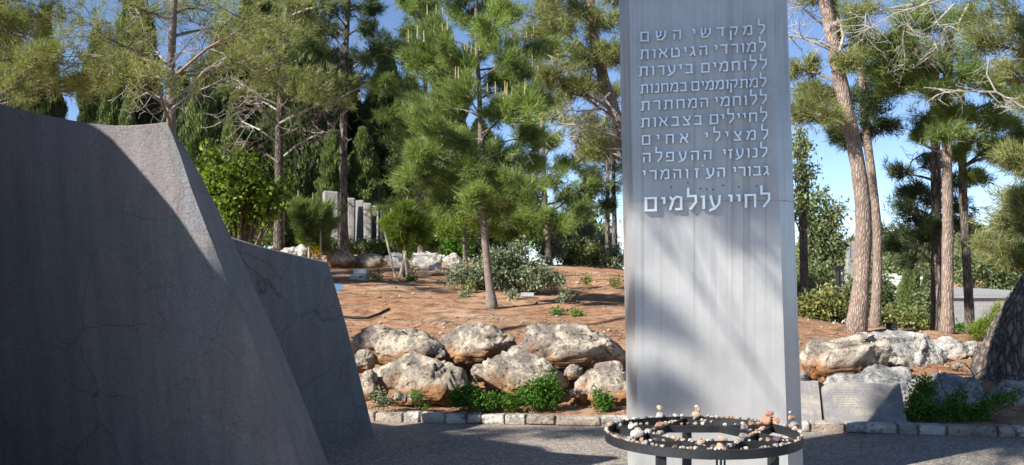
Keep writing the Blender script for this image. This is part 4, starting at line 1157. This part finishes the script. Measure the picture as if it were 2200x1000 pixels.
shrub('green_shrub','very small tuft on soil near the left kerb blocks',920,9.9,[(918,872,8,5)],'leaf_shrub',.024,90,group='small tufts',seed=48,stem=.003)
shrub('dark_shrub','dark green shrub growing right beside the wide stone plaque',1975,9.55,[(1970,860,26,34),(1990,840,28,22),(1965,890,26,20),(2000,880,28,24),(1985,815,22,14)],'leaf_shrub',.034,3000,group='dark shrubs behind the right kerb',seed=49,stem=.008)
t=shrub('dark_shrub','sprawling dark shrub with long bare twigs at right behind the kerb',2090,9.5,[(2060,890,32,20),(2090,880,30,22),(2120,868,28,16),(2040,860,18,20),(2150,855,24,10),(2180,846,18,8),(2060,840,14,12),(2030,885,24,14),(2100,900,34,12)],'leaf_shrub',.032,3200,group='dark shrubs behind the right kerb',seed=50,stem=.008)
b=MB()
for pts in (((2060,900),(2050,850),(2088,812),(2125,785)),((2094,812),(2086,796),(2072,780)),((2090,900),(2130,860),(2170,845),(2215,825)),((2070,905),(2040,865),(2020,820),(2013,790)),((2110,900),(2150,880),(2200,850))):
    b.tube([P(a,c,9.5) for a,c in pts],[.008-.0015*i for i in range(len(pts))],5)
b.build('long_twigs',M['twig_brown'],t)
g='dry little plants on the red bank'
for i,(px,py,d,r,mat,lb) in enumerate(((1212,632,14.2,22,'leaf_grey','grey-green weed on the bank nearest to the small low label'),(1205,600,15.5,12,'leaf_grey','thin weed at right edge of the grey bush'),(1195,672,13.2,14,'leaf_shrub','low green weed below the grey-green weed'),(1240,676,13.1,14,'leaf_shrub','low green weed close to the pillar on the bank'),(808,590,17,22,'leaf_yellow','yellow-green tuft between white label stand and crossed stakes'),(883,598,17,12,'leaf_shrub','small tuft at foot of the crossed stakes'),(1000,632,14.8,12,'leaf_grey','tiny grey tuft left of the young pine trunk'),(1010,618,15.3,8,'leaf_yellow','yellowish tuft under left end of the grey bush'),(1262,600,16.5,12,'leaf_yellow','yellow weed right of the bush on the slope'),(1318,605,16.2,14,'leaf_yellow','yellow weed close to the pillar on the slope'),(1100,632,14.5,10,'leaf_grey','grey tuft right beside the young pine trunk'))):
    shrub('weed',lb,px,d,[(px,py,r,r*.8)],mat,.04,300,'weed',g,60+i,.005)
# shrubs beyond the crest
g='hedge shrubs beyond the crest'
for i,(px,py,d,rx,ry,mat,lb) in enumerate(((1230,540,23,34,34,'leaf_yellow','yellow flowering shrub on the crest right of the grey bush'),(1280,545,23.5,34,30,'leaf_yellow','yellow-green shrub on the crest before the pair of pines'),(1320,550,23,24,26,'leaf_grey','grey-green shrub on the crest touching the pillar edge'),(1185,525,22.5,34,30,'leaf_grey','grey shrub behind top of the grey bush'),(1130,500,24,40,30,'leaf_shrub','green shrub around the dark lamp post on the crest'),
   (1745,655,15.5,32,34,'leaf_yellow','arching yellow-green shrub on the crest right beside the pillar'),(1785,650,16,28,34,'leaf_yellow','yellow-green shrub in front of the black lamp post'),(1728,600,22,28,40,'leaf_far','dull green shrub at the pillar edge above the yellow one'),(1920,685,17,34,26,'leaf_yellow','dry yellow-green shrub behind the black plate stand'),(1965,690,17.5,30,30,'leaf_yellow','dry yellow-green shrub left of the black pine trunk'),(2062,715,18,12,10,'leaf_shrub','green shrub between straight and grey brown trunks'),(1900,640,19,18,34,'cypress_dark','dark narrow shrub just right of the slim grey pine trunk'),(1990,640,19,22,44,'leaf_far','green shrub before the dark trunk'))):
    shrub('crest_shrub',lb,px,d,[(px,py,rx,ry),(px-rx*.5,py+ry*.4,rx*.7,ry*.7),(px+rx*.5,py+ry*.4,rx*.7,ry*.7)],mat,.07,2600,'shrub',g,80+i,.012)
g='shrubs along the upper terrace'
for i,(px,py,d,rx,ry,mat,lb) in enumerate(((560,500,24,40,22,'cypress_light','low green shrub behind the dip between the two dark walls'),(630,505,25,34,24,'cypress_light','low green shrub left of the shaded sapling'),(740,528,23.8,26,9,'cypress_dark','dark low shrub at foot of the straight dark pine'),(800,530,23.8,36,8,'cypress_dark','dark low shrub at foot of the pale slabs'),(880,515,25,30,24,'leaf_shrub','green shrub behind the staked bright sapling'),(940,500,24,40,40,'cypress_light','deep green shrub behind large cream boulder'),(985,520,23,30,30,'leaf_shrub','green shrub left behind the grey bush'),(1050,500,25,44,34,'leaf_far','dull green shrub behind the young pine'),(690,520,23.8,24,16,'cypress_light','green shrub at the left slabs'),(1400,520,24,50,44,'leaf_far','green shrub hidden behind the pillar'))):
    shrub('terrace_shrub',lb,px,d,[(px,py,rx,ry),(px-rx*.6,py+ry*.3,rx*.7,ry*.7),(px+rx*.6,py+ry*.3,rx*.7,ry*.7)],mat,.08,2400,'shrub',g,110+i,.012)
b=MB(); nr=np.random.default_rng(5); pos=np.array([tuple(P(678+nr.normal()*5,541+nr.normal()*8,20)) for _ in range(60)]); 
t=empty('flower_tuft',P(678,556,20)[:],'small bright yellow flower tuft between sapling stakes','flowers'); leaves(b,pos,nr,.06,0,.2,.8); b.build('petals',M['flower_yellow'],t)
s2=MB(); [s2.tube([P(678,560,20),P(678+dx,545,20)],[.006,.004],4) for dx in (-5,0,5)]; s2.build('stalks',M['twig_brown'],t)

# --- looser background trees with round crowns
def roundtree(px,d,blobs,mat,label,seed,group='paler trees in the distance',n=9000,ls=.12,stem=.09):
    return shrub('distant_tree',label,px,d,blobs,mat,ls,n,'tree',group,seed,stem,'bark_grey',trunk=1)
roundtree(1760,27,[(1740,430,40,44),(1780,450,44,50),(1750,500,50,40),(1800,520,30,34),(1730,560,34,50),(1770,580,54,34)],'leaf_far','grey olive round tree in the sky gap just right of the pillar',140,n=6500,ls=.12)
roundtree(1730,20,[(1722,300,24,34),(1728,350,22,30),(1718,420,18,24)],'leaf_far','loose foliage clump hugging the right side of the pillar',141,n=1800,ls=.09)
roundtree(2150,54,[(2120,560,60,30),(2180,570,60,30),(2150,600,60,20),(2200,540,40,40),(2080,590,40,24)],'leaf_far','light green tree above the grey stone building',142,n=9000,ls=.2)
roundtree(1925,95,[(1920,570,60,30),(1960,575,40,26),(1880,580,40,26),(2000,570,50,30),(2040,560,50,30)],'leaf_far','pale green distant trees behind the white buildings',143,n=9000,ls=.4)
roundtree(1850,40,[(1830,620,30,26),(1870,600,30,40),(1900,610,24,30),(1840,650,24,24)],'leaf_far','mid green tree low behind the two nearest trunks',144,n=6000,ls=.18)
roundtree(1290,32,[(1230,490,44,44),(1290,500,40,40),(1180,490,40,34),(1260,440,30,30)],'leaf_far','faint green tree through the gap between slim pine and the pillar',145,n=5000,ls=.16)
roundtree(1010,34,[(960,430,60,60),(1050,450,60,60),(1110,420,50,50),(1000,380,60,50),(1090,360,50,44),(1150,450,34,44)],'leaf_far','dull green tree behind the young bright pine',146,n=12000,ls=.17)
# a far-off wood on the hills
rng=random.Random(77); nrg=np.random.default_rng(77); mb=MB()
for i in range(420):
    u=rng.uniform(.27,.56); d=rng.uniform(150,330); x=u*d
    prof=_lerp([-.1,.15,.3,.45,.7,1.2],[-14,-8,4,11,16,18], u); tt=(d-150)/270
    z=-16+(prof+16)*min(1,tt*1.8)*(1-.12*tt); r=rng.uniform(1.6,3.2)
    v=nrg.normal(size=(150,3)); v/=np.linalg.norm(v,axis=1)[:,None]; v[:,2]=np.abs(v[:,2])*1.2
    pos=v*r*nrg.uniform(.7,1.05,(150,1))+np.array([x,d,z+r*.5]); leaves(mb,pos,nrg,1.0,0,.3,.8)
tag(mb.build('far_wood',M['leaf_far']),'far-off green wood covering the distant hillside','wood',kind='stuff')

# --- big leaning trunk at the right edge, deeply furrowed bark
def furrowed(name,label,path,r0,r1,flare,mat,seed):
    rng=random.Random(seed); P0=[Vector(p) for p in path]; NS,NL=150,210; vs=[]; u=None
    for i in range(NL+1):
        t=i/NL; p=on_path(P0,t); a=on_path(P0,max(0,t-.05)); b=on_path(P0,min(1,t+.05)); p=(p+a+b)/3; d=(b-a).normalized()
        if u is None: u=d.orthogonal().normalized()
        u=(u-d*u.dot(d)).normalized(); v=d.cross(u); Ls=(P0[-1]-P0[0]).length*t
        r=(r0+(r1-r0)*t)*(1+(flare-1)*max(0,1-t*5)**2)
        for k in range(NS):
            an=2*math.pi*k/NS; q=Vector((math.cos(an)*2.2,math.sin(an)*2.2,0))
            wz=Ls*1.1+noise.noise(q*1.5+Vector((0,0,Ls*2)))*.5
            e=noise.voronoi(Vector((q.x*2.6+noise.noise(Vector((q.x,q.y,Ls*3)))*.5,q.y*2.6,wz*4.2+seed)))[0]
            ridge=min(1,(e[1]-e[0])*2.2)
            h=.030*ridge+.010*noise.fractal(q*4+Vector((0,0,Ls*9)),1,2,3)+.02*noise.noise(q*.8+Vector((0,0,Ls*1.5)))
            vs.append(p+(u*math.cos(an)+v*math.sin(an))*(r-.02+h))
    fs=[(i*NS+k,i*NS+(k+1)%NS,(i+1)*NS+(k+1)%NS,(i+1)*NS+k) for i in range(NL) for k in range(NS)]
    mb=MB(); mb.add(vs,fs); return mb
b0=P(2140,812,10.75); b0.z=ground(b0.x,b0.y)-.1
lp=[b0,P(2146,780,10.75),P(2192,690,10.8),P(2248,600,10.9),P(2312,480,11),P(2400,330,11.1),P(2450,150,11.2)]
t=empty('leaning_tree',b0[:],'massive dark grey trunk with furrowed bark leaning right out of the frame','tree')
furrowed('x','',lp,.255,.19,1.5,'bark_old',5).build('trunk',M['bark_old'],t,smooth=True)
rngl=random.Random(3); br=MB(); cr=MB(); nr=np.random.default_rng(3)
top=lp[-1]
for k in range(10):
    c=top+Vector((rngl.uniform(-.2,2.2),rngl.uniform(-1.5,1.5),rngl.uniform(.2,2.2))); br.tube(vpath(top-Vector((0,0,.3)),c,rngl),[.08,.06,.05,.03,.02],6)
    pos=[c+Vector([rngl.gauss(0,.35) for _ in range(3)]) for _ in range(90)]; needles(cr,[tuple(p) for p in pos],nr.normal(size=(90,3))*.5,nr,12,.12,.009,.9)
br.build('branches',M['bark_old'],t); cr.build('crown',M['needle_olive'],t)

nr=np.random.default_rng(9); mb=MB(); pos=[]
while len(pos)<15000:
    u=nr.uniform(-.2,.6); d=nr.choice([nr.uniform(9.6,12.5),nr.uniform(12,19)]); x=u*d
    if d<kerb_d(u)+.2 or noise.noise(Vector((x*.9,d*.9,3)))<nr.uniform(-.35,.2): continue
    pos.append((x,d,ground(x,d)+.012))
pos=np.array(pos); a=nr.uniform(0,6.28,15000); L=nr.uniform(.03,.09,15000)
v=np.stack([np.cos(a)*L,np.sin(a)*L,nr.uniform(-.006,.012,15000)],1); q=np.stack([-np.sin(a)*.004,np.cos(a)*.004,np.zeros(15000)],1)
mb.add_tris(np.stack([pos-q,pos+q,pos+v],1),nr.uniform(0,1,15000))
simple('straw',(.50,.36,.22),.9,0,.35,9,.001)
tag(mb.build('needle_litter',M['straw']),'dry fallen pine needles strewn over the red soil','litter',kind='stuff')
# ------------------------------------------------------------------ small things on the bank
def labelstand(px,py,w_,h_,d,label,mat='sign_white',tilt=35,legs=True,base=None,yaw=0):
    """little plate on two legs; (px,py) centre of plate"""
    c=P(px,py,d); W=w_/FPX*d; Hh=h_/FPX*d/math.sin(R(90-tilt)) if tilt<80 else h_/FPX*d
    z0=ground(c.x,c.y); t=empty('label_stand',(c.x,c.y,z0),label,'sign','small label stands by the trees')
    dy=math.sin(R(tilt))*Hh/2; dz=math.cos(R(tilt))*Hh/2
    b=MB(); f=[Vector((c.x-W/2,c.y-dy,c.z-dz)),Vector((c.x+W/2,c.y-dy,c.z-dz)),Vector((c.x+W/2,c.y+dy,c.z+dz)),Vector((c.x-W/2,c.y+dy,c.z+dz))]
    n=Vector((0,math.cos(R(tilt)),-math.sin(R(tilt))))*.012
    b.add(f+[p+n for p in f],[(0,1,2,3),(7,6,5,4),(0,4,5,1),(1,5,6,2),(2,6,7,3),(3,7,4,0)])
    b.build('plate',M[mat],t)
    for s_ in (-1,1):
        b=MB(); x=c.x+s_*W*.45; b.tube([(x,c.y+.012,z0-.03),(x,c.y+.014,c.z-dz*.2)],[.007,.007],6); b.build('leg',M['sign_white' if mat!='black_metal' else 'black_metal'],t)
    if base:
        b=MB(); b.box((c.x,c.y-.05,z0+.02),W*1.35,.3,.09); b.build('base',M['kerbstone'],t,bevel=.01)
labelstand(773,584,28,11,17.2,'pale label plate on two legs with a flat stone base, left of the crossed stakes',base=1)
labelstand(935,574,26,8,18.6,'pale label plate below the big cream boulder',tilt=45)
labelstand(1133,633,28,8,14.8,'light grey low label plate just right of the young pine trunk','sign_grey',tilt=45)
labelstand(727,618,16,13,14.5,'blue label plate peeping out from the smaller wall edge','sign_blue',tilt=30)
labelstand(1916,700,24,13,13.2,'black label plate standing on the bank behind the white boulders','black_metal',tilt=20)
def lamp(px,d,ytop,label,mat='black_metal',head=26,r=.035):
    c=P(px,ytop,d); z0=ground(c.x,c.y); t=empty('lamp_post',(c.x,c.y,z0),label,'lamp post')
    b=MB(); b.tube([(c.x,d,z0-.1),(c.x,d,c.z-.06)],[r,r],10); b.build('pole',M[mat],t)
    b=MB(); hw=head/FPX*d/2; b.box((c.x,d,c.z-.035),hw*2,hw*1.6,.06,top=.9); b.build('lamp_head',M[mat],t,bevel=.01)
    b=MB(); b.box((c.x,d,c.z-.072),hw*1.5,hw*1.1,.012); b.build('diffuser',M['sign_grey'],t)
lamp(1122,22,502,'black flat-headed lamp post behind the grey bush',head=22,r=.045)
lamp(1801,16.2,571,'black flat-headed lamp post between pillar and the thickest trunk',head=22,r=.045)
lamp(608,23.5,402,'slim grey lamp post beside the tall grey pine','sign_grey',head=18,r=.03)
def ontop(px,py,d): x=PX(px,d); return x,d,ground(x,d)
b=MB(); pts=[P(735,693,12.6),P(760,693,12.6),P(790,692,12.6),P(815,687,12.8),P(836,682,13.0)]
for p in pts: p.z=ground(p.x,p.y)+.02
b.tube(pts,[.016]*5,8); b.tube([p+Vector((0,-.09,.0)) for p in pts[:4]],[.013]*4,8)
o=b.build('garden_hose',M['hose_black']); tag(o,'black irrigation hose lying on the soil beside the smaller wall','hose')
x,y,z=ontop(516,500,20); b=MB(); b.box((x,y,z+.2),.1,.1,.5,top=.9); tag(b.build('bollard',M['white_render'],origin=(x,y,z),bevel=.01),'short white post under the broadleaf tree','bollard')
x,y,z=ontop(566,520,21); t=empty('planter_box',(x,y,z),'brown wooden box under the broadleaf tree behind the wall dip','box')
b=MB(); b.box((x,y,z+.16),.42,.3,.3,top=1.05); b.build('box_body',M['brown_wood'],t,bevel=.01); b=MB(); b.box((x,y,z+.335),.5,.36,.04); b.build('rim',M['brown_wood'],t)
b=MB(); pt=P(988,598,16.6); z=ground(pt.x,pt.y)
for k in range(7): 
    a=k/6*math.pi; b.tube([(pt.x-.1+.2*k/6,pt.y,z+.03+.05*math.sin(a)),(pt.x-.07+.2*k/6,pt.y,z+.03+.05*math.sin(a+.5))],[.02,.02],6)
tag(b.build('valve_cover',M['hose_black'],origin=(pt.x,pt.y,z)),'small dark hump on the ground left of the grey bush','valve cover')
# --- row of tall cast slabs
rng=random.Random(21)
sl=[(693,728,412,520,24.4),(726,748,418,522,24.8),(747,764,427,526,24.0),(762,782,433,528,24.6),(781,799,438,530,24.1),(797,812,442,531,24.7),(809,822,452,532,24.2),(820,836,466,534,24.6),(834,850,478,535,24.3),(849,866,486,536,24.7)]
nm=['first and widest slab at left end of the pale slab row','second slab of the pale slab row left of the straight pine','third slab with bright top right of the straight dark pine','fourth slab with bright top in the pale slab row','fifth slab with bright top in the pale slab row','sixth slab, last with clearly lit top','seventh slab, narrow and shaded behind a post','eighth lower slab of the descending pale row','ninth low slab mostly behind the bright sapling','tenth and lowest slab at right end of the descending row']
for i,(x0,x1,yt,yb,d) in enumerate(sl):
    a=P(x0,yt,d); c=P(x1,yt,d); x=(a.x+c.x)/2; z0=ground(x,d)-.3; t=MB()
    w_=(c.x-a.x)-.02; yaw=R(8 if i>1 else 14)
    t.box((x,d,(z0+a.z)/2),w_*1.02,.5,a.z-z0,rz=yaw,top=.96,jit=.02,rng=rng)
    tag(t.build('concrete_slab',M['concrete'],origin=(x,d,z0),bevel=.04),nm[i],'slab','row of upright cast slabs behind the terrace')
b=MB(); x=PX(815,23.5); b.tube([(x,23.5,1.5),(x,23.5,3.3)],[.03,.03],6); tag(b.build('thin_post',M['black_metal']),'thin dark post before the seventh slab','post')

# --- distant buildings on the right
simple('pane_dark',(.05,.09,.14),.15,0,.2,2,.0)
def facade(name,label,x0,y0,x1,y1,d,mat,depth,wins=(),pane='sign_blue',extra_down=6):
    a=P(x0,y1,d); c=P(x1,y0,d); t=empty(name,((a.x+c.x)/2,d,a.z-extra_down),label,'building')
    b=MB(); b.box(((a.x+c.x)/2,d+depth/2,(a.z-extra_down+c.z)/2),c.x-a.x,depth,c.z-a.z+extra_down); b.build('wall',M[mat],t)
    b=MB(); b.box(((a.x+c.x)/2,d+depth/2,c.z+.08),c.x-a.x+.25,depth+.25,.18); b.build('roof',M[mat],t)
    for (wx0,wy0,wx1,wy1) in wins:
        p=P(wx0,wy1,d); q=P(wx1,wy0,d); b=MB(); b.box(((p.x+q.x)/2,d,(p.z+q.z)/2),q.x-p.x+.12,.10,q.z-p.z+.12); w_=b.build('window',M['sign_grey'],t)
        b=MB(); b.box(((p.x+q.x)/2,d-.06,(p.z+q.z)/2),q.x-p.x,.03,q.z-p.z); pn=b.build('pane',M['pane_dark'],t); pn.parent=w_
facade('stone_building','low blue-grey block stone building behind the right hand trunks',2046,640,2290,735,42,'blocks',9,[(2099,688,2106,706),(2115,684,2121,700),(2132,690,2138,706),(2150,688,2156,704),(2172,690,2180,706)])
facade('white_building','white flat building between slim trunk and the pointed cypress',1893,594,1922,636,70,'white_render',8,[(1900,612,1917,616)])
facade('white_building','white building right of the pointed cypress',1950,600,1985,650,74,'white_render',8,[(1958,618,1964,630)])
facade('white_building','small white cube of a building beside the lamp post',1811,608,1828,630,66,'white_render',7,[(1816,615,1820,621)])
facade('grey_building','small blue-grey building below the white one',1902,634,1916,664,60,'blocks',6,[(1906,642,1911,650)])
# split-topped memorial column on the skyline
c=P(1828,590,48); t=empty('twin_column',(c.x,48,-3),'pale twin-topped column on the skyline left of the thickest trunk','column')
for x0,x1,yt in ((1818,1825,519),(1827,1836,519)):
    a=P(x0,yt,48); q=P(x1,yt,48); b=MB(); b.box(((a.x+q.x)/2,48,(a.z+P(0,556,48).z)/2),q.x-a.x,.3,a.z-P(0,556,48).z); b.build('prong',M['concrete'],t)
a=P(1817,556,48); q=P(1838,556,48); b=MB(); b.box(((a.x+q.x)/2,48.01,(a.z-4)/2-.005),q.x-a.x,.5,a.z+4,top=.9); b.build('shaft',M['concrete'],t)

# ------------------------------------------------------------------ pines behind the camera on the left: their shade falls over plaza and pillar
SU=SUN.normalized()
def gp(px,py):
    d=CAMZ*FPX/(py-HY); return Vector((PX(px,d),d,0))
KEEP=[(P(px,py,6.05),.20) for px,py in ((300,285),(340,290),(260,280),(370,330),(330,350),(390,390),(350,400),(420,450),(390,460),(450,520),(425,505),(470,570))]
KEEP+=[(P(px,py,7.0),.22) for px in (1560,1600,1640,1680) for py in (600,660,720,780,840,890)]+[(P(px,py,7.0),.13) for px,py in ((1520,560),(1470,540),(1500,800),(1450,780),(1550,860),(1480,890),(1560,500),(1600,540),(1640,560))]
KEEP+=[(gp(px,py),.22) for px,py in ((1140,955),(1180,957),(1220,957),(1260,958),(1290,965),(1750,951),(1790,951),(1830,950),(1990,992),(2050,990),(2110,990),(2170,990))]
KEEP+=[(P(px,py,10.4),.35) for px,py in ((1060,730),(1220,725),(1300,720),(1160,800),(1280,810),(830,730),(900,790),(1750,750),(1800,760),(1850,760),(1900,755),(1960,755),(2040,745))]+[(P(px,py,13),.6) for px,py in ((1250,690),(1150,690),(1300,640),(1000,690),(1850,700),(1950,715))]
KEEP+=[(P(1830,862,9.6),.14),(P(1735,835,9.6),.1)]
KEEP+=[(P(px,886,9.75),.2) for px in (840,900,960,1200,1260)]
def ok(c,R_):
    for p,m in KEEP:
        v=c-p; t_=v.dot(SU)
        if t_>0 and (v-SU*t_).length<R_*.95+m*.6: return False
    return True
def shade_tree(seed,label,base,targets,t0,r,tuft_n=9,nsub=9,top=12.5):
    cs=[(p+SU*(t0+random.Random(seed*1000+i).uniform(-1.2,1.2)),rr) for i,(p,rr) in enumerate(targets)]
    bx,by=base; t=Pine(seed,'pine_tree',label,[Vector((bx,by,0)),Vector((bx+.2,by,3)),Vector((bx-.1,by+.1,7)),Vector((bx+.1,by,top))],.2,.06,'bark_grey','needle_olive','pines standing outside the left of the view',ln=.15,wd=.016,per=9,sides=12)
    for c,rr in [q for q in cs if ok(q[0],q[1]*r)]: t.clump(c,rr*r,rr*r*.8,nsub=nsub,tufts=tuft_n,lr=.007)
    t.done()
rg=random.Random(55); T=[]
for k in range(60):   # upper pillar
    px=rg.uniform(1290,1740); py=rg.uniform(-330,430); T.append((P(px,py,7.0),rg.uniform(.7,1.1)))
for px,py,r in ((1365,520,.6),(1410,560,.7),(1455,600,.6),(1500,640,.5),(1570,720,.5),(1480,740,.5),(1645,830,.45),(1370,700,.5),(1430,690,.5),(1350,620,.5),(1660,520,.6),(1390,830,.4),(1440,850,.4),(1700,600,.5),(1450,520,.7),(1400,600,.6),(1530,690,.4),(1590,735,.5),(1640,840,.5),(1500,560,.5),(1420,650,.6),(1350,700,.5),(1350,800,.4)):
    T.append((P(px,py,7.0),r))
shade_tree(201,'pine outside the view whose crown shades upper part of the steel pillar',(-11.0,-.6),T,16,.38,8,8,14)
T=[]
for k in range(46):   # plaza left of pillar
    px=rg.uniform(780,1340); py=rg.uniform(915,1060)
    if 1100<px<1330 and 940<py<975: continue
    T.append((gp(px,py),rg.uniform(.8,1.2)))
for k in range(14): T.append((P(rg.uniform(800,1100),rg.uniform(640,700),13),rg.uniform(.8,1.2)))
for k in range(9): T.append((P(rg.uniform(780,1330),rg.uniform(780,880),10.2),rg.uniform(.5,.9)))
shade_tree(202,'pine outside the view whose crown shades the gravel left of the pillar',(-10.8,4.2),T,12,.42,8,8)
T=[]
for k in range(34):   # plaza right, plaque, lower boulders right
    px=rg.uniform(1720,2260); py=rg.uniform(935,1060)
    if 955>py and px<1850 and py>942: continue
    if py>985 and px>1940: continue
    T.append((gp(px,py),rg.uniform(.8,1.2)))
for k in range(22): T.append((P(rg.uniform(1740,2200),rg.uniform(815,925),9.6),rg.uniform(.7,1.1)))
shade_tree(203,'pine outside the view whose crown shades the plaques and right hand gravel',(-6.0,-1.2),T,14,.40,8,8,13)
